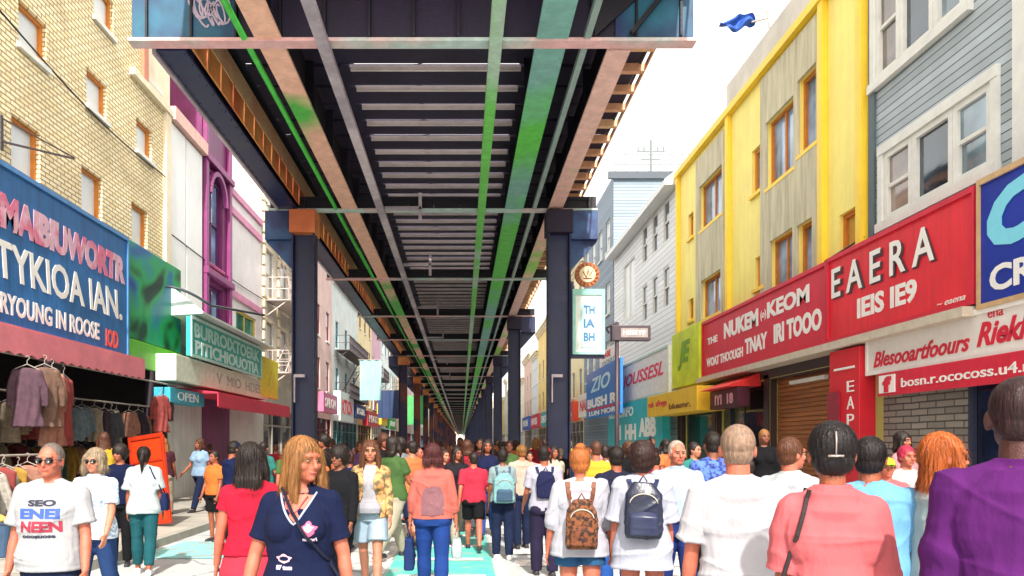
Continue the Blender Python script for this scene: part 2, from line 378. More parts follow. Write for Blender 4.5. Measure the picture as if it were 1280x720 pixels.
# riveted orange fascia behind the outer girder with its ribs, and the beige plate above
fx = -3.90
rb = MB().box(fx - .03, fx, YG, 120, Z6(5.72), Z6(6.12))
for y in np.arange(YG + .1, 90, .62): rb.box(fx - .01, fx + .022, y, y + .045, Z6(5.70), Z6(6.12))
rb.build('orange_fascia', ORNG, el)
MB().box(fx - .03, fx + .012, YG, 120, Z6(6.125), Z6(6.52)).build('beige_fascia', BEIGE, el)
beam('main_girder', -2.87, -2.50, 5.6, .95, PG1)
MB().tube((-3.02, Y0, Z6(5.62)), (-3.02, 180, Z6(5.62)), .045).build('green_pipe', mat('#3fae3d', .4, .2), el, smooth=True)
MB().box(-2.0, -1.83, Y0, Y1, Z6(5.47), Z6(5.56)).build('light_rail_beam', SILV, el, bevel=.01)
MB().box(.38, .56, Y0, Y1, Z6(5.47), Z6(5.56)).build('green_rail_beam', GPIPE, el, bevel=.01)
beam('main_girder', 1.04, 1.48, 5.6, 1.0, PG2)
MB().box(1.70, 1.79, Y0, Y1, Z6(5.6), Z6(5.7)).build('cable_conduit', mat('#8fa5a0', .5), el)
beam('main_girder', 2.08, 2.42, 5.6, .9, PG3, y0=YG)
# deck: dark cross ties with daylight between them near the camera, pale strips under their near edges
dk = MB(); st = MB(); y = Y0; i = 0; rnd = random.Random(4)
while y < 400:
    wd = .63 if y < 27 else .72
    j = rnd.uniform(-.02, .02)
    dk.box(-3.8, 3.12 + rnd.uniform(-.05, .03), y, y + wd, Z6(6.62) + j, Z6(6.68) + j)
    if y < 120: st.box(-1.95 , 1.04, y - .055, y - .003, Z6(6.53), Z6(6.615))
    y += .73; i += 1
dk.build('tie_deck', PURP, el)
st.build('tie_strip', STRIPE, el)
oe = MB().box(3.19, 3.215, Y0 - .1, 130, Z6(6.5), Z6(6.6)); y = Y0
while y < 130: oe.box(2.44, 3.2, y - .12, y - .004, Z6(6.48), Z6(6.62)); y += .73
oe.build('deck_edge_bracket', BEIGE, el)
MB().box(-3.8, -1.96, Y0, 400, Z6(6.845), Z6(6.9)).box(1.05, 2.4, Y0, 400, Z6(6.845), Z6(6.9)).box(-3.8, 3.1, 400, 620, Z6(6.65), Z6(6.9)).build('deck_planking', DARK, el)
MB().box(-4.6, -3.83, YG, 250, Z6(6.66), Z6(6.72)).build('walkway', DARK, el)
rl = MB()
for x in (-2.2, -.76, 1.2, 2.64): rl.box(x - .035, x + .035, Y0, 250, Z6(6.905), Z6(7.05))
rl.build('rail', mat('#5a4a40', .4, metal=.6), el)
k = 0; yy = 10.1
while yy < 380:
    web = .95 if k == 0 else .34
    cg = MB().box(-4.62, 3.25, yy - .01, yy + .012, Z6(5.64 if k else 5.66), Z6(5.6 + web)).build('cross_girder', DARK if k else PURP, el)
    MB().box(-4.64, 3.27, yy - .11, yy + .1, Z6(5.575), Z6(5.625)).build('bottom_flange', LIGHTF, cg, bevel=.006)
    if k < 6:
        sf = MB().box(-4.5, 3.1, yy - .06, yy - .014, Z6(5.6 + web - .09), Z6(5.6 + web - .02)); rnd = random.Random(k)
        for x in np.arange(-4.4, 3.2, .62): sf.box(x, x + .03, yy - .1, yy - .013, Z6(5.64), Z6(5.6 + web - .05))
        sf.build('stiffener', DARK, cg)
    if k == 0:
        for x0, x1 in ((-4.6, -3.16), (2.15, 3.23)):
            MB().box(x0, x1, yy - .05, yy - .016, Z6(5.66), Z6(6.5)).build('side_panel', BLUEP, cg)
        gs = MB().piece([(x, y, z) for y in (yy - .1, yy - .06) for x, z in ((1.85, Z6(5.64)), (2.75, Z6(6.45)), (1.85, Z6(6.45)))], [(0,1,2),(3,5,4),(0,1,4,3),(1,2,5,4),(2,0,3,5)])
        gs.bar((2.35, yy - .14, Z6(5.66)), (2.95, yy - .14, Z6(6.4)), .08, .06); gs.build('gusset', DARK, cg)
        MB().box(-2.1, -1.35, yy - .08, yy - .02, Z6(6.2), Z6(6.45)).build('pink_light_patch', mat('#d98f80', .6), cg)  # pink light on the girder web, painted as a coloured plate
        sc = MB()                                   # sprayed scrawls on the near side panel
        for q in range(5):
            cx = -3.75 + q * .09; pts = [(cx + .12*math.sin(t*1.3+q)+.05*t/3, yy - .056, Z6(6.12) + .16*math.cos(t*1.7+q*.7)-.03*t) for t in np.linspace(0, 6, 22)]
            sc.path(pts, .014, 5)
        sc.build('scrawl', mat('#c9b7cf', .6), cg)
    k += 1; yy += 7.3
LEFTC = [17.4] + [46.6 + 14.6 * q for q in range(30)]; RIGHTC = [17.4, 32] + [46.6 + 14.6 * q for q in range(30)]
for s, X, ys in ((-1, -3.79, LEFTC), (1, 2.34, RIGHTC)):
    for y in ys:
        c = MB().box(X - .012, X + .012, y - .24, y + .24, .3, Z6(5.56)).box(X - .25, X - .014, y - .02, y + .02, .3, Z6(5.56)).box(X + .014, X + .25, y - .02, y + .02, .3, Z6(5.56))
        c = MB(); wd = .27
        c.box(X - wd, X - wd + .035, y - .22, y + .22, .02, Z6(5.555)); c.box(X + wd - .035, X + wd, y - .22, y + .22, .02, Z6(5.555)); c.box(X - wd + .04, X + wd - .04, y - .02, y + .02, .02, Z6(5.555))
        co = c.build('column', NAVY if y < 40 or s > 0 else RUST, el, bevel=.006)
        MB().box(X - .36, X + .36, y - .36, y + .36, .004, .1).build('base_plate', NAVY, co, bevel=.01)
        rvm = MB()
        if y < 33:
            for z in np.arange(.4, 6.9, .22):
                for dx in (-wd - .004, wd + .004): rvm.ell((X + dx, y - .14, z), (.012, .018, .018), n=6, m=4)
            rvm.build('rivets', NAVY, co)
            if y < 20: MB().box(X - .2, X + .06, y - .3, y - .225, 3.2, 3.27).box(X-.2,X-.17,y-.3,y-.225,2.6,3.2).build('conduit_clamp', SILV, co)
        xo = X + s * .92; xi = X + s * .28
        lo, hi = min(xo, xi), max(xo, xi)
        br = MB().box(lo, hi, y - .16, y - .12, Z6(4.9), Z6(5.55)).box(lo, hi, y - .2, y + .2, Z6(4.86), Z6(4.895))
        br.piece([(x, yv, z) for yv in (y - .05, y + .05) for x, z in ((xi, Z6(4.85)), (xo, Z6(4.85)), (xi, Z6(4.15)))], [(0,1,2),(3,5,4),(0,1,4,3),(1,2,5,4),(2,0,3,5)])
        br.build('knee_bracket', NAVY if y > 18 else twotone('#37598c', '#2a3566', 3 + s, 1.2), el, bevel=.006)
        MB().box(X - .31, X + .31, y - .3, y + .3, Z6(5.0), Z6(5.55)).build('capital', PURP if s > 0 else ORNG, el, bevel=.015)
# small inward brackets carried by the left rail beam
for y in (17.0, 22.4, 29.5, 38, 48, 60):
    MB().box(-1.82, -.95, y, y + .09, Z6(5.50), Z6(5.58)).box(-1.02, -.94, y, y + .09, Z6(5.2), Z6(5.9)).build('lamp_bracket', SILV, el, bevel=.008)
pl = MB().box(3.1, 3.14, 10.0, 30, Z6(6.6), Z6(6.86)).build('edge_board', DARK, el)

# ------------------------------------------------------------------ buildings
def wallgeo(s, Xw, d0, d1, z0, z1, holes, rev=.2, depth=9, back=True, off=0):
    """front wall with openings (d0,d1,z0,z1), their reveals, the two end walls and the roof"""
    mb = MB(); X = s * (Xw - off)
    ds = sorted({d0, d1, *[h[0] for h in holes], *[h[1] for h in holes]}); zs = sorted({z0, z1, *[h[2] for h in holes], *[h[3] for h in holes]})
    ds = [d for d in ds if d0 <= d <= d1]; zs = [z for z in zs if z0 <= z <= z1]
    for a, b in zip(ds, ds[1:]):
        for c, e in zip(zs, zs[1:]):
            dm, zm = (a + b) / 2, (c + e) / 2
            if any(h[0] < dm < h[1] and h[2] < zm < h[3] for h in holes): continue
            mb.quad((X, a, c), (X, b, c), (X, b, e), (X, a, e))
    Xr = X + s * rev
    for (a, b, c, e) in [h[:4] for h in holes]:
        mb.quad((X, a, c), (Xr, a, c), (Xr, a, e), (X, a, e)); mb.quad((X, b, c), (Xr, b, c), (Xr, b, e), (X, b, e))
        mb.quad((X, a, c), (X, b, c), (Xr, b, c), (Xr, a, c)); mb.quad((X, a, e), (X, b, e), (Xr, b, e), (Xr, a, e))
    Xb = X + s * depth
    for d in (d0, d1): mb.quad((X, d, z0), (Xb, d, z0), (Xb, d, z1), (X, d, z1))
    mb.quad((X, d0, z1), (X, d1, z1), (Xb, d1, z1), (Xb, d0, z1))
    if back: mb.quad((Xb, d0, z0), (Xb, d1, z0), (Xb, d1, z1), (Xb, d0, z1))
    return mb
def bx(mb, s, Xw, o0, o1, d0, d1, z0, z1):
    """box standing proud of the wall plane: o0..o1 measured towards the street"""
    a, b = s * (Xw - o0), s * (Xw - o1)
    return mb.box(min(a, b), max(a, b), d0, d1, z0, z1)
GLASS = glassmat('#31414f'); GLB = glassmat('#8aa8cc'); GLW = mat('#d9dee0', .35, .15, 1.2); GDK = glassmat('#151a22')
def window(par, s, Xw, d0, d1, z0, z1, fm, pane=None, bars='sash', fw=.07, rev=.13, sill=None, head=None):
    f = MB(); o = -rev
    bx(f, s, Xw, o, o + .08, d0, d0 + fw, z0, z1); bx(f, s, Xw, o, o + .08, d1 - fw, d1, z0, z1)
    bx(f, s, Xw, o, o + .08, d0 + fw, d1 - fw, z0, z0 + fw); bx(f, s, Xw, o, o + .08, d0 + fw, d1 - fw, z1 - fw, z1)
    zm = (z0 + z1) / 2; dm = (d0 + d1) / 2
    if 'sash' in bars: bx(f, s, Xw, o, o + .06, d0 + fw, d1 - fw, zm - .03, zm + .03)
    if 'mull' in bars: bx(f, s, Xw, o, o + .06, dm - .035, dm + .035, z0 + fw, z1 - fw)
    fr = f.build('window', fm, par)
    if 'sash' in bars:
        bx(MB(), s, Xw, o + .02, o + .03, d0 + fw, d1 - fw, zm + .03, z1 - fw).build('upper_pane', pane or GLASS, fr)
        bx(MB(), s, Xw, o - .005, o + .005, d0 + fw, d1 - fw, z0 + fw, zm - .03).build('lower_pane', pane or GLASS, fr)
    else:
        bx(MB(), s, Xw, o + .005, o + .015, d0 + fw, d1 - fw, z0 + fw, z1 - fw).build('pane', pane or GLASS, fr)
    if sill: bx(MB(), s, Xw, -.1, .07, d0 - .06, d1 + .06, z0 - .09, z0 - .003).build('sill', sill, fr)
    if head: bx(MB(), s, Xw, .002, .05, d0 - .06, d1 + .06, z1 + .003, z1 + .14).build('lintel', head, fr)
    return fr
# --- left brick building over the clothes shop
BR = brickmat('#fbeecb', '#f0dcac', '#a58b5c', .26, .088, .014, .6, wear='#8d6f42', wamt=.5)
OR = mat('#c97a28', .5, .25, 5); WH = mat('#dcdcd6', .55, .12, 3, .1); CREAM = mat('#e7d9bd', .7, .15, 2, .2)
DKIN = mat('#332b33', .8, .4, 1.5); 
XL = 7.8
bd = thing('brick_building', 'yellow brick building with small orange framed windows above the blue shop sign', 'building', (-XL - 4, 14, .12))
wins = []
for zc, hh, cs in ((9.45 + CH, .8, (10.3, 13.0, 15.7, 18.15)), (7.43 + CH, .8, (10.9, 13.1, 15.4, 17.7)), (5.23 + CH, .98, (10.6, 12.9, 15.2, 17.45))):
    for c in cs: wins.append((c - .43, c + .43, zc - hh / 2, zc + hh / 2))
for c in (10.3, 12.6, 14.9, 17.2): wins.append((c - .43, c + .43, 11.6 + CH, 12.5 + CH))
wallgeo(-1, XL, 1, 19.1, 4.2, 16, wins, .22).build('wall', BR, bd)
for h in wins: window(bd, -1, XL, *h, OR, GLW if h[2] < 11 else GLASS, 'plain', fw=.07, rev=.16, sill=WH, head=None)
pb = MB(); bx(pb, -1, XL, .003, .06, 17.75, 19.1, 10.45, 16); pb.build('plaster_band', CREAM, bd)
pc = MB(); bx(pc, -1, XL, .003, .14, 16.9, 19.14, 10.3, 10.45); bx(pc, -1, XL, .003, .10, 18.8, 19.12, 4.4, 10.3); pc.build('quoin', CREAM, bd)
bx(MB(), -1, XL, .003, .09, 17.5, 17.75, 10.46, 16).build('downpipe', mat('#c77a5c', .6), bd)
# ground floor: deep open shop front
gf = MB(); D = 4.2
X0, X1 = -XL, -XL - 3.2
gf.box(X1 - .1, X1, 1, 19.1, .12, D); gf.box(X1, X0 - .01, 1, 19.08, D - .12, D - .003); gf.box(X1, X0, 18.95, 19.09, .12, D - .13); gf.box(X1, X0, 1, 1.15, .12, D - .13)
gf.build('shop_interior', DKIN, bd)
for d in (9.2, 13.6, 18.2): MB().box(-XL - .2, -XL + .1, d, d + .3, .12, D - .13).build('pier', mat('#3d3440', .6), bd)
# bracket lamp on the bricks
bl = thing('bracket_lamp', 'thin black bracket arm with folded cable on the yellow bricks', 'bracket', (-XL, 12.3, 6.7))
bm_ = MB().bar((-XL, 12.2, 6.75), (-XL + .7, 13.2, 6.85), .03, .03).bar((-XL, 12.2, 7.15), (-XL + .7, 13.2, 6.87), .02, .02).bar((-XL, 12.2, 6.6), (-XL, 12.2, 7.2), .06, .04).build('arm', mat('#3c3438', .5), bl)

# --- left: white block, magenta front, white front with pink bands, ornate white front, far row
MAG = mat('#7c2a66', .5, .3, 2, .2, streak=.5); PINK = mat('#d6609a', .6, .2, 2); WSID = mat('#dddfe0', .6, .12, 1.6, .2, streak=.35)
b2 = thing('white_panel_building', 'narrow white panelled building beside the yellow bricks', 'building', (-XL - 4, 20.3, .12))
hh = [(19.9, 21.0, 5.3, 6.8)]
wallgeo(-1, XL, 19.13, 21.6, .12, 10.6, [], .2).build('wall', WSID, b2)
pn = MB(); bx(pn, -1, XL, .003, .06, 19.2, 20.2, 4.3, 10.2); bx(pn, -1, XL, .003, .06, 20.28, 21.5, 4.3, 10.2); pn.build('panel', mat('#e6e6e4', .45, .08, 1), b2, bevel=.02)
bx(MB(), -1, XL, .003, .2, 19.15, 21.6, 10.25, 10.6).build('cornice', mat('#e2b4a8', .6), b2)
b3 = thing('magenta_building', 'purple magenta fronted building with an arched window', 'building', (-XL - 4, 22.8, .12))
mh = [(22.1, 23.5, 4.6, 6.6), (22.1, 23.5, 7.2, 10.0)]
wallgeo(-1, XL, 21.63, 24.2, .12, 12.7, mh, .25).build('wall', MAG, b3)
for h in mh: window(b3, -1, XL, *h, mat('#5d1f5c', .5), GLB, 'sash mull', fw=.12, rev=.2, sill=PINK)
tr = MB()
for d in (21.66, 23.85): bx(tr, -1, XL, .003, .14, d, d + .22, 4, 12.3)
for z in (6.75, 10.2, 12.3): bx(tr, -1, XL, .003, .2, 21.64, 24.18, z, z + .2)
tr.build('trim', mat('#84306c', .5, .25, 3), b3, bevel=.02)
ar = MB()
for t in range(13):
    a0, a1 = math.pi * t / 13, math.pi * (t + 1) / 13
    ar.bar((-XL + .1, 22.8 - .75*math.cos(a0), 9.3 + .8*math.sin(a0)), (-XL + .1, 22.8 - .75*math.cos(a1), 9.3 + .8*math.sin(a1)), .12, .14)
ar.build('arch', mat('#8a3474', .5), b3)
b4 = thing('pink_banded_building', 'white rendered building crossed by thin pink bands', 'building', (-XL - 4, 26, .12))
wallgeo(-1, XL, 24.23, 28, .12, 10.2, [(24.9, 27.3, 4.6, 6.3)], .2).build('wall', mat('#dfd8d8', .6, .12, 1.5, .15), b4)
window(b4, -1, XL, 24.9, 27.3, 4.6, 6.3, mat('#c9b04a', .5), glassmat('#4e8f78'), 'sash mull', fw=.08)
bd4 = MB()
for z in (6.6, 9.4, 10.05): bx(bd4, -1, XL, .003, .08, 24.26, 27.98, z, z + .22)
bd4.build('band', mat('#cf86a8', .6, .2, 2), b4)
def facade(name, label, s, Xw, d0, d1, zt, m, fm, pane, cols, rows, ww, wh, zbase=4.6, cornice=None, bars='sash', sill=None, pitch=2.9, group=None, shop='#3a4250', lintel=None):
    b = thing(name, label, 'building', (s * (Xw + 4), (d0 + d1) / 2, .12), group=group)
    hs = []
    for r in range(rows):
        for c in range(cols):
            dc = d0 + (d1 - d0) * (c + .5) / cols; z = zbase + r * pitch
            if z + wh < zt - .2: hs.append((dc - ww/2, dc + ww/2, z, z + wh))
    shf = (d0 + .3, d1 - .3, .35, 3.0)
    wallgeo(s, Xw, d0, d1, .12, zt, hs + [shf], .2).build('wall', m, b)
    for h in hs: window(b, s, Xw, *h, fm, pane, bars, sill=sill, head=lintel)
    sf = bx(MB(), s, Xw, -.2, -.14, d0 + .3, d1 - .3, .35, 3.0).build('shop_window', glassmat(shop), b)
    br = MB(); n = max(2, int((d1 - d0) / 1.6))
    for i in range(n + 1):
        d = d0 + .3 + (d1 - d0 - .68) * i / n; bx(br, s, Xw, -.137, -.06, d, d + .08, .35, 3.0)
    bx(br, s, Xw, -.136, -.07, d0 + .38, d1 - .38, 2.3, 2.38); br.build('shop_frame', fm, sf)
    if cornice:
        c = MB(); bx(c, s, Xw, .003, .22, d0 + .01, d1 - .01, zt - .32, zt - .02); bx(c, s, Xw, .003, .34, d0 + .01, d1 - .01, zt - .12, zt + .1)
        for d in np.arange(d0 + .2, d1 - .2, .6): bx(c, s, Xw, .004, .17, d, d + .14, zt - .55, zt - .325)
        c.build('cornice', cornice, b)
    return b
GR = mat('#a39a92', .6)
b5 = facade('ornate_white_building', 'ornate white stone building just left of the near left railway column', -1, XL, 28.03, 35, 12.5, mat('#d9d2c6', .7, .22, 1.2, .4, 12), GR, GLW, 3, 3, 1.1, 1.9, cornice=CREAM, sill=CREAM, lintel=CREAM)
om = MB()
for d in np.arange(28.1, 34.9, 2.28):
    for z in np.arange(4.0, 12, .42): bx(om, -1, XL, .004, .1, d, d + .32, z, z + .34)
om.build('quoin', CREAM, b5, bevel=.03)
def fire_escape(b, s, Xw, d0, d1, zs, m):
    f = MB()
    for i, z in enumerate(zs):
        bx(f, s, Xw, .05, .95, d0, d1, z, z + .04)
        for o in (.93,): 
            for h in (.45, .9): bx(f, s, Xw, o, o + .03, d0, d1, z + h, z + h + .03)
            for d in np.arange(d0, d1 + .01, .16): bx(f, s, Xw, o, o + .02, d, d + .02, z + .04, z + .9)
        for d in (d0, d1 - .03):
            for h in (.45, .9): bx(f, s, Xw, .05, .95, d, d + .03, z + h, z + h + .03)
        for d in (d0 + .1, d1 - .15): f.bar((s * (Xw - .02), d, z - .6), (s * (Xw - .85), d, z), .04, .04)
        if i + 1 < len(zs):
            a, c = (d0 + .4, d1 - .6) if i % 2 == 0 else (d1 - .6, d0 + .4)
            for o in (.25, .7): f.bar((s * (Xw - o), a, z + .05), (s * (Xw - o), c, zs[i+1]), .04, .07)
            for k in range(10): t = k / 10; f.box(*sorted((s * (Xw - .25), s * (Xw - .7))), a + (c - a) * t - .05, a + (c - a) * t + .05, z + .1 + (zs[i+1] - z) * t, z + .12 + (zs[i+1] - z) * t)
    f.build('fire_escape', m, b)
fire_escape(b5, -1, XL, 28.6, 33.5, (4.4, 7.3, 10.2), mat('#c9b9b4', .5, .3, 6))
far = [('#d8b7b0', '#7a2f4a'), ('#cfd8d6', '#37808a'), ('#e0cf9f', '#7a5a3a'), ('#c9a0b4', '#ffffff'), ('#d5dfe0', '#3f4c66'), ('#bcd5cf', '#b04a4a'), ('#d9c5a8', '#444444'), ('#c7cfd9', '#2d5a7a')]
SHN = ['clean', 'dull', 'sooty', 'bleached', 'murky', 'smoky']
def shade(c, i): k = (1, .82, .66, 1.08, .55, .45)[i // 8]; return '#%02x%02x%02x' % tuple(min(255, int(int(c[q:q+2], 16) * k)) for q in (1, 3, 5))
nm = ['dusty pink', 'pale grey green', 'straw yellow', 'mauve', 'bluish white', 'mint', 'sand coloured', 'pale blue']
y = 35.05; rnd = random.Random(11); i = 0
while y < 420:
    L = rnd.uniform(6, 11) * (1 if y < 130 else 2.2); c = far[i % 8]
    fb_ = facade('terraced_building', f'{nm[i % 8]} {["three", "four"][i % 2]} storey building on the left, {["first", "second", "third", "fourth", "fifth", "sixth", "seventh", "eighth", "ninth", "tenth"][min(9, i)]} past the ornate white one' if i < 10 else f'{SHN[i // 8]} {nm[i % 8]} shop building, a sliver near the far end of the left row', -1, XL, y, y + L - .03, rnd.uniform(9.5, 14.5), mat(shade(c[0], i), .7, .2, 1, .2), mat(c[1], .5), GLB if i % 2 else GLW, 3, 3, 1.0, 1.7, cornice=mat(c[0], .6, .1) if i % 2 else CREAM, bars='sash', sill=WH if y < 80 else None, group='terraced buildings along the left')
    if i in (1, 3, 5): fire_escape(bpy.data.objects[-1] if False else fb_, -1, XL, y + .8, y + L - .9, (4.4, 7.3), mat('#4a3f44', .5))
    y += L; i += 1

# --- right: grey siding house, yellow building, pale clapboard, dark gabled slab, far row
XR = 7.5
SID = sidingmat('#a4aeb4', .135, '#3a444d'); SIDD = sidingmat('#6f8090', .16)
b6 = thing('grey_siding_house', 'blue grey clapboard house with white window frames above the red sign', 'house', (XR + 4, 9.5, .12))
gh = [(10.15, 12.75, 5.55, 6.75), (10.7, 13.0, 8.15, 9.95), (6.2, 9.0, 5.6, 6.9), (6.2, 8.8, 8.2, 10)]
wallgeo(1, XR, 1, 13.2, 3.35, 14, gh, .12).build('wall', SID, b6)
for (a, b, c, e) in gh:
    n = 3; ws = [(a, a + (b-a)*.31), (a + (b-a)*.31, a + (b-a)*.69), (a + (b-a)*.69, b)]
    for q, (u0, u1) in enumerate(ws):
        window(b6, 1, XR, u0 + .004, u1 - .004, c, e, WH, glassmat(['#8fa9b8', '#33504e', '#8a7a70'][q]) if q != 1 else GLASS, 'plain' if q == 1 else 'sash', fw=.1, rev=.05, sill=None)
    t = MB(); bx(t, 1, XR, .003, .07, a - .14, b + .14, e + .003, e + .17); bx(t, 1, XR, .003, .1, a - .16, b + .16, c - .16, c - .003)
    bx(t, 1, XR, .003, .06, a - .14, a - .003, c, e); bx(t, 1, XR, .003, .06, b + .003, b + .14, c, e); t.build('window_casing', WH, b6)
cb = MB(); bx(cb, 1, XR, .003, .07, 9.45, 9.72, 3.4, 14); cb.build('corner_board', WH, b6)
bx(MB(), 1, XR, .003, .05, 13.02, 13.2, 3.4, 14).build('corner_strip', mat('#56666c', .6), b6)
# ground floor under the signs
STONE = brickmat('#9a938b', '#7c7672', '#4a4745', .42, .11, .012, .9, wear='#5d5752', wamt=.5)
gw = MB(); gw.box(XR, XR + .3, 10.62, 12.8, .12, 3.34); gw.build('stone_wall', STONE, b6)
gn = MB().box(XR + .02, XR + .06, 4, 10.6, .12, 3.34).build('dark_shop_glass', glassmat('#1a2440'), b6)
nf = MB()
for d in (4, 6.2, 8.4, 10.5): nf.box(XR - .05, XR + .015, d, d + .09, .12, 3.34)
nf.build('shop_frame', mat('#2a2f48', .5), gn)
# yellow building
YEL = mat('#ffea80', .6, .1, .8, .15, 20, streak=.14); YTR = mat('#ffd43a', .5, .12, 2); CONC = mat('#cfc8aa', .8, .25, 1.2, .5, 14, stretch=(1, 4, .6), streak=.35); PCON = mat('#d6d0c4', .8, .2, 1, .3)
b7 = thing('yellow_building', 'long bright yellow building with concrete window panels above the red sign', 'building', (XR + 4, 19, .12))
uh = [(16.15, 17.62, 6.2, 7.8), (15.12, 15.96, 6.35, 8.0), (15.3, 16.0, 3.2, 4.8), (16.2, 17.4, 3.3, 4.85), (18.0, 18.6, 6.35, 7.5), (17.8, 18.4, 3.9, 4.7), (13.6, 14.3, 3.3, 4.5), (20.6, 22.55, 6.6, 7.98), (20.7, 22.4, 3.8, 5.0), (23.3, 23.8, 6.7, 7.5), (23.3, 23.8, 4.0, 4.7)]
uh = [(a, b, c + CH, e + CH) for a, b, c, e in uh]
sh = (14.15, 17.5, .12, 3.2); en = (17.8, 21.2, .12, 3.2); e2 = (21.5, 24.6, .12, 3.0)
wallgeo(1, XR, 13.25, 24.9, .12, 9.25 + CH, uh + [sh, en, e2], .25).build('wall', YEL, b7)
cp = MB()
def panel(o, d0, d1, z0, z1):
    hs = [h for h in uh if h[0] >= d0 - .01 and h[1] <= d1 + .01]
    g = wallgeo(1, XR, d0, d1, z0, z1, [h for h in hs if z0 < h[2] < z1], .055, depth=o - .004, off=o, back=False); cp.f += [tuple(i + len(cp.v) for i in f) for f in g.f]; cp.v += g.v
panel(.06, 15.0, 17.95, 3.1 + CH, 9.0 + CH); panel(.06, 20.45, 22.9, 3.1 + CH, 8.9 + CH)
cp.build('concrete_panel', CONC, b7)
for i, h in enumerate(uh): window(b7, 1, XR, *h, OR if i not in (4, 5, 9, 10) else mat('#d98a2e', .5), GLB if i != 6 else mat('#caa04a', .5), 'mull' if h[1] - h[0] > 1 else 'plain', fw=.06 if h[1] - h[0] > 1 else .09, rev=.16, sill=YTR)
t = MB()
for d in (13.3, 14.75, 20.0, 24.66): bx(t, 1, XR, .003, .12, d, d + .2, 3.3 + CH, 9.2 + CH)
bx(t, 1, XR, .003, .16, 13.25, 24.9, 9.1 + CH, 9.28 + CH); t.build('pilaster', YTR, b7)
pp = MB(); bx(pp, 1, XR, -.3, .1, 14.7, 20.1, 9.285 + CH, 9.95 + CH); bx(pp, 1, XR, -.3, .06, 20.12, 24.9, 9.285 + CH, 9.42 + CH); pp.build('parapet', PCON, b7)
# roller shutter, with its slats modelled
rs = MB()
for z in np.arange(.14, 3.2, .1): rs.box(XR + .16, XR + .2 , 14.2, 17.45, z, z + .085)
for z in np.arange(.14, 3.2, .1): rs.box(XR + .205, XR + .22 , 14.2, 17.45, z + .02, z + .11)
SHUT = mat('#a8683c', .45, .35, 2, .1, metal=.3, stretch=(1, .4, 6))
rsr = rs.build('roller_shutter', SHUT, b7); tag(rsr, 'rust orange roller shutter pulled down')
gc = MB()
for a_, b_ in ((13.27, 14.14), (17.51, 17.79), (21.21, 21.49), (24.61, 24.88)): gc.box(XR - .04, XR - .003, a_, b_, .13, 3.3)
gc.box(XR - .04, XR - .003, 14.141, 24.6, 3.21, 3.42); [gc.box(XR - .002, XR + .15, a_, a_ + .03, .13, 3.19) for a_ in (14.153, 17.465, 17.803, 21.167, 21.503, 24.567)]; gc.box(XR - .002, XR + .15, 14.184, 17.464, 3.16, 3.198); gc.build('dark_cladding', mat('#3a2a2c', .5, .3, 3), b7)
MB().box(XR + .05, XR + .15, 15.0, 16.6, 2.98, 3.06).build('strip_light', WH, b7)
MB().box(XR + .1, XR + .14, 17.85, 19.3, .12, 3.1).build('dark_door', glassmat('#241d22'), b7)
MB().box(XR + .2, XR + .24, 19.35, 21.15, .12, 3.1).build('shop_window', glassmat('#6b6a52'), b7)
MB().box(XR + .08, XR + .2, 19.29, 19.35, .12, 3.1).box(XR + .08, XR + .19, 20.3, 20.36, .12, 3.1).build('shop_frame', mat('#1f2a33', .4), b7)
MB().box(XR + .2, XR + .24, 21.5, 24.6, .12, 3.0).build('shop_window', glassmat('#254a4c'), b7)
# pale clapboard building, slightly set back roof
b8 = thing('pale_clapboard_building', 'whitish grey clapboard building with a sloping white roof next to the yellow one', 'building', (XR + 4, 30, .12))
PS = sidingmat('#dcdfe0', .2, '#a2a9ad', .1)
ph = [(26 + i * 1.55, 26.8 + i * 1.55, z, z + 1.5) for i in range(3) for z in (6.6, 9.0) if True] + [(31.2, 33.4, 7.2, 9.8), (26.2, 27.2, 4.2, 5.2), (28.6, 29.6, 4.2, 5.2)]
wallgeo(1, XR, 24.95, 35.4, .12, 10.75, ph, .2).build('wall', PS, b8)
for h in ph: window(b8, 1, XR, *h, WH, GLASS if h[0] < 31 else GLW, 'sash' if h[0] < 31 else 'mull', rev=.1)
rf = MB(); rf.piece([(XR - .45, d, 10.6) for d in (24.97, 35.4)] + [(XR - .45, d, 10.8) for d in (24.97, 35.4)] + [(XR + 1.6, d, 12.3) for d in (24.97, 35.4)] + [(XR + 1.6, d, 10.6) for d in (24.97, 35.4)], [(0,1,3,2),(2,3,5,4),(4,5,7,6),(6,7,1,0),(0,2,4,6),(1,3,5,7)])
rf.build('roof', mat('#dfe2e2', .5, .1), b8)
b9 = thing('tall_slate_building', 'tall slate blue sided building whose side wall shows above the pale roof', 'building', (XR + 4, 40, .12))
wallgeo(1, XR - .02, 35.45, 44, .12, 14.8, [(36.3+i*2, 37.3+i*2, z, z+1.6) for i in range(4) for z in (5.2, 8.2, 11.4)], .2, depth=10).build('wall', SIDD, b9)
for i in range(4):
    for z in (5.2, 8.2, 11.4): window(b9, 1, XR - .02, 36.3+i*2, 37.3+i*2, z, z+1.6, WH, GLW, 'sash', sill=WH)
MB().box(XR - .3, XR + 10, 35.3, 35.44, 14.6, 14.95).build('coping', mat('#37424f', .5), b9)
y = 44.05; i = 0; rnd = random.Random(5)
far2 = ['#e8dcb0', '#d9d9d2', '#e5c77a', '#cfd6da', '#d8b8a8', '#e6e0cf', '#b8c4cc', '#dcc9a0']; nm2 = ['cream', 'off white', 'golden', 'pale grey', 'salmon', 'ivory', 'steel grey', 'tan']
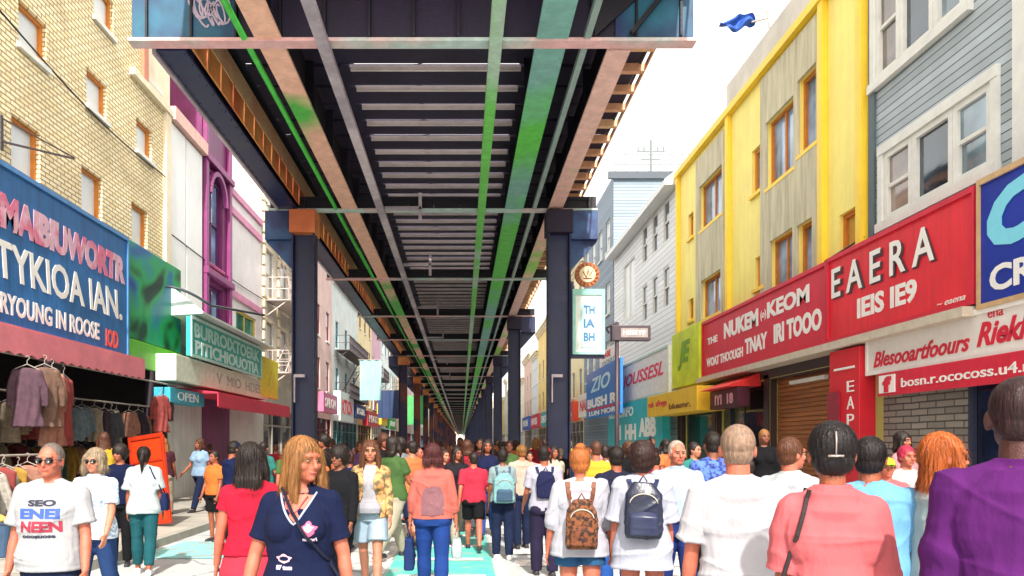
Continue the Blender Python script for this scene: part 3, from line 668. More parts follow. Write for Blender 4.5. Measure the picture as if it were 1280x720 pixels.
while y < 420:
    L = rnd.uniform(6, 10) * (1 if y < 130 else 2.2)
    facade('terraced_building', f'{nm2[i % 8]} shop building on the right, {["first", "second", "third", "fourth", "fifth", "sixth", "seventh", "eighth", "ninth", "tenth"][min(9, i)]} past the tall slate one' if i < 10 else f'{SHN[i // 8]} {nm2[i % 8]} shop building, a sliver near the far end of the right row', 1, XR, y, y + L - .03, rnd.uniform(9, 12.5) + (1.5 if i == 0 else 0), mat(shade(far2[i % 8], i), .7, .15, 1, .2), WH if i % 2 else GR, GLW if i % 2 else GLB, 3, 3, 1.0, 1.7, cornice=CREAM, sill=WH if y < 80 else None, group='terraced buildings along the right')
    y += L; i += 1
b0 = facade('end_building', 'distant dusky building closing the street under the railway', 1, -8, 640, 650, 11, mat('#d8d2bf', .7), GR, GLW, 3, 2, 1, 1.6)
b0e = MB().box(-14, 14, 650.1, 670, .1, 9).build('rear_block', mat('#8f8a86', .7), b0)
# ------------------------------------------------------------------ signs, awnings, street furniture
WHT = mat('#f0eeea', .5, .06, 4); RED = mat('#e62838', .45, .15, 1.2, .05, streak=.22); RED2 = mat('#d82440', .45, .15, 1.5, streak=.2)
def fmap(s, X, d0, d1, z0, z1, tilt=0):
    """u runs in reading order, v upwards, t off the board"""
    def f(u, v, t, off=0):
        y = d1 - u * (d1 - d0) if s > 0 else d0 + u * (d1 - d0)
        return (s * (X - t) , y, z0 + v * (z1 - z0))
    return f
def sign(name, label, s, X, d0, d1, z0, z1, bm, lines, th=.12, frame=None, cat='shop sign', group=None, extra=None):
    r = thing(name, label, cat, (s * X, (d0 + d1) / 2, z0), group=group)
    bx(MB(), s, X, -th, 0, d0, d1, z0, z1).build('board', bm, r, bevel=.012)
    if frame:
        f = MB(); bx(f, s, X, .003, .035, d0, d1, z1 - .06, z1 + .02); bx(f, s, X, .003, .035, d0, d1, z0 - .02, z0 + .05)
        bx(f, s, X, .003, .035, d0, d0 + .05, z0 + .052, z1 - .062); bx(f, s, X, .003, .035, d1 - .05, d1, z0 + .052, z1 - .062); f.build('frame', frame, r)
    F = fmap(s, X, d0, d1, z0, z1)
    for ln in lines:
        txt, u0, u1, v0, v1, m = ln[:6]; kw = ln[6] if len(ln) > 6 else {}
        sl = kw.pop('slope', 0) if kw else 0
        lettering(txt, m, r, lambda a, b, t: F(u0 + a * (u1 - u0), v0 + b * (v1 - v0) + sl * a, t + .002), **kw)
    if extra: extra(r, F)
    return r
B = dict(bold=.03); 
# big red sign (two boards) and the blue one at the right edge
K = mat('#4a2a33', .6)
sign('shop_sign', 'large red sign board reading EAERA in white shadowed letters, beside the blue sign', 1, 7.2, 10.08, 14.15, 1.96 + CH, 3.58 + CH, RED,
     [('E A E R A', .055, .80, .49, .84, K, dict(bold=.04)), ('E A E R A', .04, .785, .51, .86, WHT, dict(bold=.012, thick=.016)),
      ('IEIS IE9', .26, .68, .17, .40, WHT, dict(bold=.035)), ('~ eaena', .80, .95, .05, .09, WHT, dict(shear=.3))], frame=RED2)
sign('shop_sign', 'long red sign board with two rows of uneven white letters left of the EAERA board', 1, 7.2, 14.17, 21.5, 1.94 + CH, 3.55 + CH, RED2,
     [('THE', .06, .17, .56, .68, WHT, B.copy()), ('NUKEM', .24, .55, .55, .82, WHT, dict(bold=.045)), ('KEOM', .62, .90, .60, .84, WHT, dict(bold=.04)), ('(o)', .57, .61, .6, .76, WHT),
      ('WOAT THOOUGH', .05, .42, .16, .32, WHT, B.copy()), ('TNAY', .44, .62, .18, .42, WHT, dict(bold=.04)), ('IRI TOOO', .67, .97, .2, .48, WHT, dict(bold=.045))], frame=RED2)
BLU = mat('#1632a0', .4, .2, 1.5); CY = mat('#7fd6ee', .5, .05)
sign('shop_sign', 'royal blue sign board with a big pale blue letter C at the right edge', 1, 7.2, 5.6, 10.03, 1.86 + CH, 3.62 + CH, BLU,
     [('Co', .04, .40, .42, .90, CY, dict(bold=.05, shear=.25)), ('CRED', .05, .38, .10, .30, WHT, dict(bold=.03)), ('ome', .44, .95, .42, .8, CY, dict(bold=.04, shear=.25))], frame=mat('#c9a67a', .5))
sf = thing('sign_box_underside', 'pale canopy soffit box running under the red signs', 'canopy', (7.35, 15, 3.5))
MB().box(7.02, 7.49, 10.1, 21.6, 3.42, 3.56).build('soffit', mat('#cbbfae', .6), sf)
def flogo(r, F):
    m = MB()
    for a, b, c, d in ((.02, .13, .12, .88),):
        p = [F(a, c, .02), F(b, c, .02), F(b, d, .02), F(a, d, .02)]; q = [F(a, c, .002), F(b, c, .002), F(b, d, .002), F(a, d, .002)]
        m.piece(p + q, [(0,1,2,3),(7,6,5,4),(0,4,5,1),(1,5,6,2),(2,6,7,3),(3,7,4,0)])
    m.build('logo_square', WHT, r)
    lettering('f', RED2, r, lambda u, v, t: F(.05 + u * .06, .14 + v * .68, t + .021), bold=.06, name='logo_letter')
sign('shop_sign', 'white fascia sign with red slanted script over the grey stone wall', 1, 7.22, 5.8, 12.82, 1.2 + CH, 1.84 + CH, mat('#e9e3de', .5, .06),
     [('Blesooartfoours', .03, .37, .16, .58, RED2, dict(shear=.35, bold=.02)), ('Rieklta ahs', .39, .66, .2, .72, RED2, dict(shear=.35, bold=.03)), ('ena', .42, .46, .78, .93, RED2)], frame=WHT)
sign('shop_sign', 'narrow red strip sign with a white square f mark hanging under the white fascia', 1, 7.1, 8.3, 12.3, .78 + CH, 1.17 + CH, RED2,
     [('bosn.r.ococoss.u4.nco', .17, .92, .28, .66, WHT, dict(bold=.01))], th=.05, extra=flogo)
r = sign('shop_sign', 'tall red banner sign with white letters down it, right of the shutter', 1, 7.1, 12.86, 13.9, .5, 3.38, mat('#d31e2e', .5, .12, 2),
     [('E', .62, .85, .72, .79, WHT), ('A', .62, .85, .61, .69, WHT), ('P', .62, .85, .5, .58, WHT), ('H', .62, .85, .39, .47, WHT)], th=.3)
mk = MB(); bx(mk, 1, 7.1, .003, .02, 13.0, 13.7, 3.0, 3.04); mk.build('white_line', WHT, r); bx(MB(), 1, 7.1, .003, .05, 13.5, 13.88, .55, 2.6).build('side_strip', mat('#8d2438', .5), r)
sign('small_sign', 'little dark maroon sign with two pale marks over the dark doorway', 1, 6.9, 18.0, 20.0, 2.55, 3.05, mat('#4b1228', .5), [('IYI  18', .2, .85, .2, .75, mat('#e8a6b4', .5), B.copy())], th=.3)
aw = thing('red_canopy_cap', 'small bright red canopy above the maroon sign', 'canopy', (7.2, 19, 3.1))
MB().piece([(6.6,18.0,3.06),(7.48,18.0,3.06),(7.48,18.0,3.4),(6.6,20,3.06),(7.48,20,3.06),(7.48,20,3.4)],[(0,1,2),(3,5,4),(0,3,4,1),(1,4,5,2),(2,5,3,0)]).build('cover', mat('#e22b2b',.5), aw)
YA = mat('#f0c02c', .5, .12, 3); TEAL = mat('#2bb3bd', .5, .2, 2)
sign('awning_sign', 'bright yellow awning sign with small maroon letters left of the dark doorway', 1, 6.6, 20.2, 25.6, 2.55, 3.25, YA, [('roh  uFreyp', .04, .45, .35, .72, RED2, B.copy()), ('bluamr.', .5, .9, .2, .45, mat('#7a4a1a', .5), B.copy())], th=.8, cat='awning')
sign('shop_sign', 'lime yellow green banner sign at the left end of the red signs', 1, 7.1, 21.55, 24.3, 3.45, 5.25, mat('#c8d921', .5, .3, 1.2), [('JE', .25, .7, .3, .8, mat('#6f9a1a', .5), dict(shear=.3, bold=.04))])
sign('shop_sign', 'white shop sign with pink brushed letters above the teal shop front', 1, 7.0, 24.35, 32, 3.35, 4.95, mat('#e8e6e8', .5), [('JOUSSESL', .08, .92, .32, .72, mat('#e0345c', .5), dict(shear=.3, bold=.02))], frame=mat('#bcd4cf', .5))
sign('shop_front_sign', 'teal shop front sign with white panels beneath the pink lettered sign', 1, 6.9, 24.8, 34, 1.5, 3.3, TEAL, [('BISOORFO', .04, .55, .68, .9, WHT, B.copy()), ('M  HH', .2, .6, .14, .5, WHT, dict(bold=.05)), ('ABB', .65, .92, .2, .6, WHT, dict(bold=.05))], th=.3)
def redbar(r, F):
    m = MB(); m.piece([F(0, .165, .014), F(1, .165, .014), F(1, .2, .014), F(0, .2, .014), F(0, .165, .003), F(1, .165, .003), F(1, .2, .003), F(0, .2, .003)], [(0,1,2,3),(7,6,5,4),(0,4,5,1),(1,5,6,2),(2,6,7,3),(3,7,4,0)]); m.build('red_stripe', RED2, r)
sign('shop_sign', 'sky blue sign with white letters and lower band, left of the sign pole', 1, 6.5, 29.5, 37.5, 1.2 + CH, 3.5 + CH, mat('#2878c8', .5, .15), [('ZIO', .15, .75, .55, .85, mat('#bfe4f2', .5), dict(shear=.25, bold=.02)), ('BUSH RI', .05, .95, .22, .42, WHT, dict(bold=.05)), ('LUN MOR', .1, .9, .05, .15, WHT, B.copy())], extra=redbar)
# left side
BL = mat('#2f6fae', .55, .3, 1.0, .15, 12, streak=.4); BL2 = mat('#2a5cae', .55, .2, 1.2)
PKL = twotone('#e07a98', '#e6b9cc', 3.3, 1.6, .5)
sign('shop_sign', 'wide blue shop banner with pink and crooked white letters on the left', -1, 7.42, 7.0, 16.0, 1.88 + CH, 4.52 + CH, BL,
     [('UIHMHSMAIBIUWORTR', .26, .985, .60, .82, PKL, dict(bold=.06)), ('OIHTTYKIOA IAN.', .30, .97, .295, .53, WHT, dict(bold=.02, shear=-.12)), ('OOCS ROHAS CRYOUNG IN ROOSE', .22, .86, .08, .21, WHT, dict(bold=.025)), ('IOD', .89, .95, .05, .19, mat('#e25b50', .5), B.copy())], frame=mat('#4d86c0', .5), cat='shop sign')
rb = bx(MB(), -1, 7.44, -.01, .03, 6.5, 14.35, 3.545 + CH, 3.6 + CH)
ag = thing('green_banner', 'green and deep blue mottled banner at the far end of the blue sign', 'banner', (-7.42, 17.5, 3.6))
def swirl():
    m, nt, p = newmat('swirled_print'); tc = N(nt, 'TexCoord'); mp = N(nt, 'Mapping'); mp.inputs['Scale'].default_value = (1, .35, .5)
    nt.links.new(tc.outputs['Object'], mp.inputs[0]); no = N(nt, 'TexNoise'); no.inputs['Scale'].default_value = 1.6; no.inputs['Detail'].default_value = 1.5; no.inputs['Distortion'].default_value = 1.2
    nt.links.new(mp.outputs[0], no.inputs['Vector']); rp = N(nt, 'ValToRGB'); e = rp.color_ramp.elements
    e[0].position = .36; e[0].color = srgb('#123a2c') + (1,); e[1].position = .66; e[1].color = srgb('#1c3f9a') + (1,); e.new(.47).color = srgb('#1f9d55') + (1,); e.new(.56).color = srgb('#1f7f8f') + (1,)
    nt.links.new(no.outputs[0], rp.inputs[0]); nt.links.new(rp.outputs[0], p.inputs['Base Color']); p.inputs['Roughness'].default_value = .5
    return m
bx(MB(), -1, 7.42, -.1, 0, 16.05, 19.05, 2.35 + CH, 4.55 + CH).build('printed_panel', swirl(), ag, bevel=.02)
bx(MB(), -1, 7.42, -.1, .03, 16.05, 19.05, 1.72 + CH, 2.33 + CH).build('lime_band', mat('#5cae2c', .5, .25, 1.5), ag, bevel=.02)
def awning(name, label, s, Xi, Xo, d0, d1, zi, zo, drop, m, m2=None, cat='awning'):
    r = thing(name, label, cat, (s * Xi, (d0 + d1) / 2, zo))
    mb = MB(); vs = []
    for d in (d0, d1): vs += [(s * Xi, d, zi), (s * Xo, d, zo), (s * Xo, d, zo - .04), (s * Xi, d, zo - .04)]
    mb.piece(vs, [(0,1,2,3),(4,7,6,5),(0,4,5,1),(1,5,6,2),(2,6,7,3),(3,7,4,0)]); mb.build('cover', m, r)
    v = MB(); n = int((d1 - d0) / .3); xs = s * (Xo)
    for i in range(n):
        a = d0 + (d1 - d0) * i / n; b = d0 + (d1 - d0) * (i + 1) / n
        v.piece([(xs + q, d, z) for q in (-.015, .015) for d, z in ((a, zo - .045), (b, zo - .045), (b, zo - drop), ((a + b) / 2, zo - drop - .05), (a, zo - drop))], [(0,1,2,3,4),(9,8,7,6,5),(0,5,6,1),(1,6,7,2),(2,7,8,3),(3,8,9,4),(4,9,5,0)])
    v.build('valance', m2 or m, r)
    return r
awning('shop_awning', 'faded salmon pink awning valance under the blue banner', -1, 7.4, 7.05, 7.0, 16.0, 3.55, 3.5, .42, mat('#e0808c', .6, .2, 2))
sign('marquee_sign', 'pale marquee board with faint letters under the turquoise lettering', -1, 6.9, 17.4, 25.6, 1.5 + CH, 2.15 + CH, mat('#e5ead8', .5), [('V  MIO  HDEST', .35, .95, .25, .7, mat('#a8a89a', .5), {})], th=.5)
sign('shop_sign', 'turquoise sign full of blocky white edged letters on the left', -1, 6.85, 18.2, 24.6, 2.2 + CH, 3.2 + CH, mat('#35b7ae', .45, .2), [('BURROIXTOERK', .04, .96, .5, .88, mat('#c3f0ea', .5), dict(bold=.03)), ('PITICHIOUOTIA', .05, .95, .08, .44, mat('#d9faf2', .5), dict(bold=.03))], frame=mat('#bfe2dc', .5))
sign('shop_sign', 'plain bright yellow panel beside the turquoise sign', -1, 6.88, 24.7, 27.0, 1.6 + CH, 3.0 + CH, mat('#f2dd26', .5), [('/', .4, .6, .3, .7, mat('#d9b81c', .5))])
tp = thing('white_canopy', 'white triangular canopy sloping above the turquoise sign', 'canopy', (-7.4, 20, 5.5))
MB().piece([(-7.75, 18.4, 5.9), (-7.75, 25.5, 5.2), (-6.6, 25.5, 5.0), (-6.6, 18.4, 5.0), (-7.75, 18.4, 4.88), (-7.75, 25.5, 4.88), (-6.6, 25.5, 4.95), (-6.6, 18.4, 4.95)], [(0,1,2,3),(7,6,5,4),(0,4,5,1),(1,5,6,2),(2,6,7,3),(3,7,4,0)]).build('cover', mat('#d3e4e0', .5), tp)
ba = thing('sign_bracket', 'curved dark bracket arm reaching out over the turquoise sign', 'bracket', (-7.4, 17.6, 5.4))
pts = [(-7.4 + .9 * math.sin(t), 18.0 + .35 * (1 - math.cos(t)) + t * 0.2, 5.55 - .35 * (1 - math.cos(t*2)) / 2) for t in np.linspace(0, 1.6, 9)] + [(-5.9, 21.5, 5.45)]
MB().path(pts, .035).build('arm', mat('#3e4650', .5), ba, smooth=True)
awning('shop_awning', 'crimson red awning past the turquoise sign on the left', -1, 7.7, 6.5, 19.2, 27.2, 3.12, 3.0, .38, mat('#d2304e', .55, .15, 2))
sign('shop_sign', 'small turquoise box sign under the green banner', -1, 7.0, 17.3, 19.6, 2.62, 2.98, mat('#3ba9c4', .5), [('OPEN', .2, .8, .2, .8, WHT)], th=.4)
# signs farther down both rows
fs = [(-1, 36, 40, 3.2, 4.2, '#e07aa0', 'SALON', 'pink'), (-1, 41, 46, 2.9, 4.6, '#e9eef0', 'KTICN', 'white'), (-1, 47, 52, 3.3, 4.2, '#2a3a78', 'ROYAL', 'navy'), (-1, 53, 60, 2.9, 4.0, '#d23a4a', 'MEATS', 'red'), (-1, 62, 67, 3.2, 5.0, '#f0c93a', 'CARDS', 'yellow'), (-1, 69, 76, 3, 4, '#3f9a5a', 'FRUIT', 'green'),
      (1, 38, 42.5, 3.1, 4.4, '#eeeae0', 'NAILS', 'ivory'), (1, 44.5, 50, 3.0, 4.2, '#e24a2c', 'PIZZA', 'orange red'), (1, 51, 56, 3.3, 5.2, '#f0b43a', 'GOLD', 'amber'), (1, 57, 63, 3, 4.2, '#33a0a8', 'DENTAL', 'teal'), (1, 65, 72, 3, 4.3, '#c22b44', 'SHOES', 'crimson'), (1, 74, 82, 3, 4.4, '#3557a8', 'PHONE', 'blue')]
for s, a, b, z0, z1, c, t, cn in fs:
    sign('shop_sign', f'{cn} shop sign far down the {"left" if s < 0 else "right"} row of shops', s, 6.9, a, b, z0, z1, mat(c, .5), [(t, .12, .88, .25, .75, WHT if cn not in ('white', 'ivory', 'yellow', 'amber') else RED2, B.copy())], th=.4, group=f'far shop signs on the {"left" if s < 0 else "right"}')
def flag(name, label, x, y, z0, z1, wd, m, par='banner'):
    r = thing(name, label, par, (x, y, z0 - .1)); mb = MB(); n = 14
    a = [(x + wd * (i / n - .5), y + .05 * math.sin(i * 1.3)) for i in range(n + 1)]
    for i in range(n):
        mb.piece([(a[i][0], a[i][1], z0), (a[i+1][0], a[i+1][1], z0), (a[i+1][0], a[i+1][1], z1), (a[i][0], a[i][1], z1), (a[i][0], a[i][1] + .02, z0), (a[i+1][0], a[i+1][1] + .02, z0), (a[i+1][0], a[i+1][1] + .02, z1), (a[i][0], a[i][1] + .02, z1)], [(0,1,2,3),(7,6,5,4),(0,4,5,1),(1,5,6,2),(2,6,7,3),(3,7,4,0)])
    mb.build('cloth', m, r); MB().tube((x - wd / 2 - .1, y, z1 + .03), (x + wd / 2 + .1, y, z1 + .03), .025).build('rod', GR, r)
    return r
for (x, y, z0, z1, wd, c, cn) in [(-5.5, 43.5, 4.2, 6.6, 1.3, '#9fd8d8', 'aqua'), (-5.2, 52, 3.4, 5.4, 1.7, '#34466e', 'slate blue'), (-4.9, 75, 3.5, 6.5, 1.8, '#58b36a', 'green'), (5.6, 40, 5, 7.4, .9, '#f0a83c', 'orange')]:
    flag('hanging_banner', f'{cn} cloth banner hung out over the pavement farther down the street', x, y, z0, z1, wd, mat(c, .6, .2, 1.2))
# banner box with the round emblem on the near right column
hb = thing('hanging_box_sign', 'white teal framed box sign under a round orange emblem by the right column', 'sign', (2.95, 17.1, 3.7))
hx0, hx1, hy, hz0, hz1 = 2.66, 3.34, 17.1, 2.08 + CH, 3.62 + CH
MB().box(hx0, hx1, hy - .09, hy + .09, hz0, hz1).build('board', mat('#dfe7e2', .45, .1, 2), hb, bevel=.01)
f = MB(); f.box(hx0 - .04, hx0 + .03, hy - .12, hy - .093, hz0, hz1).box(hx1 - .03, hx1 + .04, hy - .12, hy - .093, hz0, hz1).box(hx0 + .031, hx1 - .031, hy - .12, hy - .093, hz1 - .14, hz1).box(hx0 + .031, hx1 - .031, hy - .12, hy - .093, hz0, hz0 + .06); f.build('frame', mat('#8fc9bd', .5), hb)
MB().box(hx0 + .16, hx1 - .16, hy - .115, hy - .093, hz0 + .16, hz1 - .3).build('inner_panel', mat('#b8dde0', .5, .2, 5), hb)
for i, t in enumerate(('TH', 'IA', 'BH')): lettering(t, mat('#3c6f9c', .5), hb, lambda u, v, q, i=i: (hx0 + .22 + u * .26, hy - .117 - q, hz0 + .95 - .32 * i + v * .2), bold=.03, thick=.01)
MB().box(2.6, 3.4, hy - .03, hy + .03, hz0 - .09, hz0 - .003).box(2.6, 2.66, hy-.03, hy+.03, hz0, hz1 + .2).build('mount', NAVY, hb)
ec = (2.98, hy, hz1 + .36)
MB().tube((ec[0], hy - .05, ec[2]), (ec[0], hy + .05, ec[2]), .29, n=36).build('emblem_disc', mat('#a85f24', .5, .3, 9), hb)
MB().tube((ec[0], hy - .065, ec[2]), (ec[0], hy - .053, ec[2]), .19, n=32).build('emblem_face', mat('#d9c3a0', .5, .3, 12), hb)
em = MB()
for a in range(16): em.bar((ec[0] + .21*math.cos(a*.3927), hy - .06, ec[2] + .21*math.sin(a*.3927)), (ec[0] + .27*math.cos(a*.3927+.12), hy - .06, ec[2] + .27*math.sin(a*.3927+.12)), .025, .03)
em.path([(ec[0] - .1, hy - .068, ec[2] + .06), (ec[0] - .03, hy - .068, ec[2] - .08), (ec[0] + .02, hy - .068, ec[2] + .09), (ec[0] + .06, hy - .068, ec[2] - .05), (ec[0] + .11, hy - .068, ec[2] + .07)], .014, 6); em.bar((ec[0] - .1, hy - .068, ec[2] - .1), (ec[0] + .1, hy - .068, ec[2] - .1), .02, .02)
em.build('emblem_marks', mat('#7a3a1c', .5), hb)
for i, (y0, z0, y1, z1) in enumerate(((12.0, 8.9, 19.0, 8.6), (19.2, 7.2, 34, 7.6), (13.3, 5.45, 24.8, 5.35))):
    s = 1 if i == 2 else -1; X = 7.44 if s > 0 else 7.74
    t = thing('facade_cable', ['sagging black cable across the yellow bricks', 'grey cable strung along the white and magenta fronts', 'black cable clipped along the yellow building above the red signs'][i], 'cable', (s * X, y0, z0))
    MB().path([(s * X, y0 + (y1 - y0) * k / 14, z0 + (z1 - z0) * k / 14 - .22 * math.sin(math.pi * k / 14)) for k in range(15)], .018, 6).build('cable', mat('#2a2628', .5), t)
# direction sign post
sp = thing('sign_post', 'dark post with a small directional box sign standing by the right pavement', 'sign post', (3.02, 14, .0))
PST = mat('#3d2f38', .5, .2, 4)
MB().tube((3.02, 14, 0), (3.02, 14, 3.98), .045, .04).build('post', PST, sp, smooth=True)
MB().tube((3.02, 14, 0), (3.02, 14, .14), .1, .07).build('foot', PST, sp)
MB().box(2.9, 3.66, 13.93, 14.07, 3.62, 3.92).build('sign_box', PST, sp, bevel=.015)
MB().box(3.08, 3.6, 13.915, 13.927, 3.68, 3.86).build('sign_face', mat('#8f8480', .5, .3, 8), sp)
lettering('HIISEYP', WHT, sp, lambda u, v, t: (3.12 + u * .44, 13.913 - t, 3.73 + v * .09), bold=.01, thick=.006)
MB().tube((3.02, 14, 3.98), (2.8, 13.95, 3.86), .02).tube((2.8, 13.95, 3.86), (2.86, 13.95, 3.76), .02).build('finial_hook', PST, sp)
sign('small_sign', 'small white sign with red line of letters high beside the pole', 1, 6.6, 30.5, 34, 5.05, 5.9, mat('#eee7e6', .5), [('HABE', .1, .6, .55, .88, RED2, B.copy()), ('OGHIUT', .1, .95, .12, .42, mat('#8aa3ad', .5), B.copy())])
# rooftop aerial and the blue flag
ae = thing('rooftop_aerial', 'thin grey utility mast with crossarms on the roof of the tall slate building', 'aerial', (9.6, 36.5, 14.9))
a = MB().tube((9.6, 36.5, 14.9), (9.6, 36.5, 17.0), .06)
a.bar((8.9, 36.5, 16.4), (10.3, 36.5, 16.4), .07, .07).bar((9.1, 36.5, 16.0), (10.1, 36.5, 16.0), .06, .06)
for x in (8.95, 9.25, 9.95, 10.25): a.tube((x, 36.5, 16.4), (x, 36.5, 16.65), .045)
a.build('mast', mat('#6c7376', .5), ae)
rl = MB()
for x in np.arange(7.6, 12, .55): rl.tube((x, 35.6, 14.9), (x, 35.6, 15.9), .025)
rl.tube((7.6, 35.6, 15.9), (12, 35.6, 15.9), .025).tube((7.6, 35.6, 15.4), (12, 35.6, 15.4), .025); 
rt = thing('roof_railing', 'thin metal railing along the roof edge of the tall slate building', 'railing', (9.8, 35.6, 14.95)); rl.build('rails', mat('#7d8486', .5), rt)
fl = thing('blue_flag', 'crumpled deep blue flag blowing from a short pole on the yellow roof edge', 'flag', (7.35, 17.2, 11.6))
MB().tube((7.35, 17.2, 11.55), (7.28, 17.2, 12.0), .02).tube((7.28, 17.2, 11.78), (6.9, 17.15, 11.66), .022).build('pole', GR, fl)
fm = MB(); nu, nv = 22, 9; g = []
for i in range(nu + 1):
    for j in range(nv + 1):
        u, v = i / nu, j / nv; e = .10 + .17 * math.sin(math.pi * min(1, u * 1.05)) + .03 * math.sin(u * 17)
        g.append((7.02 - u * .85, 17.15 + .07 * math.sin(u * 13 + v * 3) + .05 * math.sin(v * 9 + u * 5), 11.68 + (v - .5) * e * 1.25 + .05 * math.sin(u * 6.5) - .05 * u))
n0 = len(g); g2 = [(x, y + .015, z) for x, y, z in g]; fs_ = []
ix = lambda i, j: i * (nv + 1) + j
for i in range(nu):
    for j in range(nv): fs_.append((ix(i,j), ix(i+1,j), ix(i+1,j+1), ix(i,j+1))); fs_.append(tuple(q + n0 for q in (ix(i,j), ix(i,j+1), ix(i+1,j+1), ix(i+1,j))))
fm.v = g + g2; fm.f = fs_; fm.build('cloth', mat('#1d4fa8', .6, .45, 5, .2), fl, smooth=True)

# ------------------------------------------------------------------ clothes hanging and standing in front of the left shop
def rmesh(mb, voxel, smooth=2, disp=None, fac=.5):
    me = mb.mesh('tmp'); o = bpy.data.objects.new('tmp', me); COL.objects.link(o)
    r = o.modifiers.new('r', 'REMESH'); r.mode = 'VOXEL'; r.voxel_size = voxel; r.use_smooth_shade = True
    if smooth: q = o.modifiers.new('s', 'SMOOTH'); q.iterations = smooth; q.factor = fac
    o.hide_render = False
    dg = bpy.context.evaluated_depsgraph_get(); dg.update()
    out = bpy.data.meshes.new_from_object(o.evaluated_get(dg)); bpy.data.objects.remove(o); bpy.data.meshes.remove(me)
    n = len(out.vertices)
    if disp:
        co = np.empty(n * 3, 'f'); out.vertices.foreach_get('co', co); co = co.reshape(-1, 3)
        no = np.empty(n * 3, 'f'); out.vertices.foreach_get('normal', no); no = no.reshape(-1, 3)
        co = co + no * disp(co)[:, None]; out.vertices.foreach_set('co', co.ravel().astype('f')); out.update()
    out.polygons.foreach_set('use_smooth', [True] * len(out.polygons))
    return out
def garment_mesh(rnd, long=1.0, sleeves=True):
    mb = MB(); L = long
    mb.loft([(0, 0, -L, .2 + .05 * L, .09), (0, 0, -L * .6, .19, .08), (0, 0, -.25, .18, .075), (0, 0, -.08, .2, .06), (0, 0, .0, .07, .045)], n=16)
    if sleeves:
        for s in (-1, 1): mb.cap((s * .17, 0, -.07), (s * .25, .02, -.35), .055, .05, 8); mb.tube((s * .25, .02, -.35), (s * .25, .05, -.62), .05, .045, 8)
    ph = rnd.uniform(0, 9)
    return rmesh(mb, .016, 2, lambda p: .012 * np.sin(p[:, 0] * 45 + ph + 2 * np.sin(p[:, 2] * 4)) * np.clip(-p[:, 2] * 2, 0, 1))
rnd = random.Random(2)
GM = [garment_mesh(rnd, L, s) for L, s in ((.95, True), (.7, True), (1.15, True), (.8, False))]
HK = MB(); HK.path([(-.17, 0, -.02), (0, 0, .06), (.17, 0, -.02)], .008, 6); HK.path([(0, 0, .06), (0, 0, .12), (.03, 0, .15), (.03, 0, .18), (0, 0, .2), (-.02, 0, .18)], .006, 6)
HKM = HK.mesh('hanger'); HKM.materials.append(GR)
def hang(x, y, z, rz, gi, col, label, name='hanging_garment', sc=1, group='garments hung outside the clothes shop'):
    t = thing(name, label, 'garment', (x, y, z - .2), rz, group); t.scale = (sc,) * 3
    g = bpy.data.objects.new('fabric', GM[gi]); COL.objects.link(g); g.parent = t
    if not GM[gi].materials: GM[gi].materials.append(mat('#888888', .8))
    g.material_slots[0].link = 'OBJECT'; kk = [int(int(col[q:q+2], 16) * .74) for q in (1, 3, 5)]; g.material_slots[0].material = mat('#%02x%02x%02x' % tuple(kk), .85, .4, 9, .3, 60)
    h = bpy.data.objects.new('hanger', HKM); COL.objects.link(h); h.parent = t
rail = thing('hanging_rail', 'long metal rail fixed under the pink awning', 'rail', (-7.2, 11, 3.0))
MB().tube((-7.15, 9.3, 3.06), (-7.15, 18, 3.06), .02).build('bar', GR, rail)
k = 0
names = {'#c98a74': 'dusty salmon', '#8f6a58': 'brown', '#b34a44': 'brick red', '#6d4a5c': 'plum', '#4a3a48': 'dark aubergine', '#b8a58c': 'beige', '#2f3a5c': 'navy', '#7a8a94': 'grey blue', '#3f6a5a': 'bottle green', '#d8cfc6': 'off white', '#88343c': 'wine red', '#5c5c66': 'slate grey', '#d4a23c': 'mustard', '#4c9a4a': 'leaf green'}
big = [(-7.0, 12.3, 3.05, 1.2, 2, '#c98a74', 1.1), (-6.95, 12.0, 3.1, .7, 0, '#8f6a58', 1.05), (-7.05, 12.75, 3.0, 1.5, 2, '#b34a44', 1.05), (-7.0, 11.6, 3.05, .4, 0, '#6d4a5c', 1.0), (-7.1, 17.0, 2.95, .9, 0, '#b34a44', .9), (-7.1, 17.4, 3.0, 1.4, 1, '#6d4a5c', .9)]
sz = ['long coat', 'jacket', 'long dress', 'sleeveless top']
gt = ['jacket', 'short jacket', 'long coat', 'sleeveless top']
for x, y, z, rz, gi, c, sc in big: hang(x, y, z, rz, gi, c, f'{names[c]} {gt[gi]} hung from the rail under the {"pink awning" if y < 14 else "green banner"}', sc=sc)
cols = list(names)
ORD = 'first second third fourth fifth sixth seventh eighth ninth tenth eleventh twelfth thirteenth fourteenth fifteenth sixteenth seventeenth eighteenth nineteenth twentieth twenty-first'.split()
for row, (x, z, ys) in enumerate(((-7.9, 2.55, np.arange(11.6, 18.4, .42)), (-8.9, 1.75, np.arange(12, 18, .3)), (-6.9, 1.45, np.arange(9.6, 11.7, .22)))):
    for yi, y in enumerate(ys):
        c = rnd.choice(cols if row != 2 else ['#d4a23c', '#4c9a4a', '#d8cfc6', '#b34a44', '#c98a74']); gi = rnd.choice((0, 1, 3))
        hang(x + rnd.uniform(-.08, .08), y, z + rnd.uniform(-.05, .05), rnd.uniform(-.25, .4) + (1.2 if row == 0 and rnd.random() < .3 else 0), gi, c, f'{names[c]} {gt[gi]}, {ORD[yi]} from the near end of the {["front indoor rail", "back indoor rail", "low street rack"][row]}', sc=rnd.uniform(.82, .98), group='clothes on the shop racks')
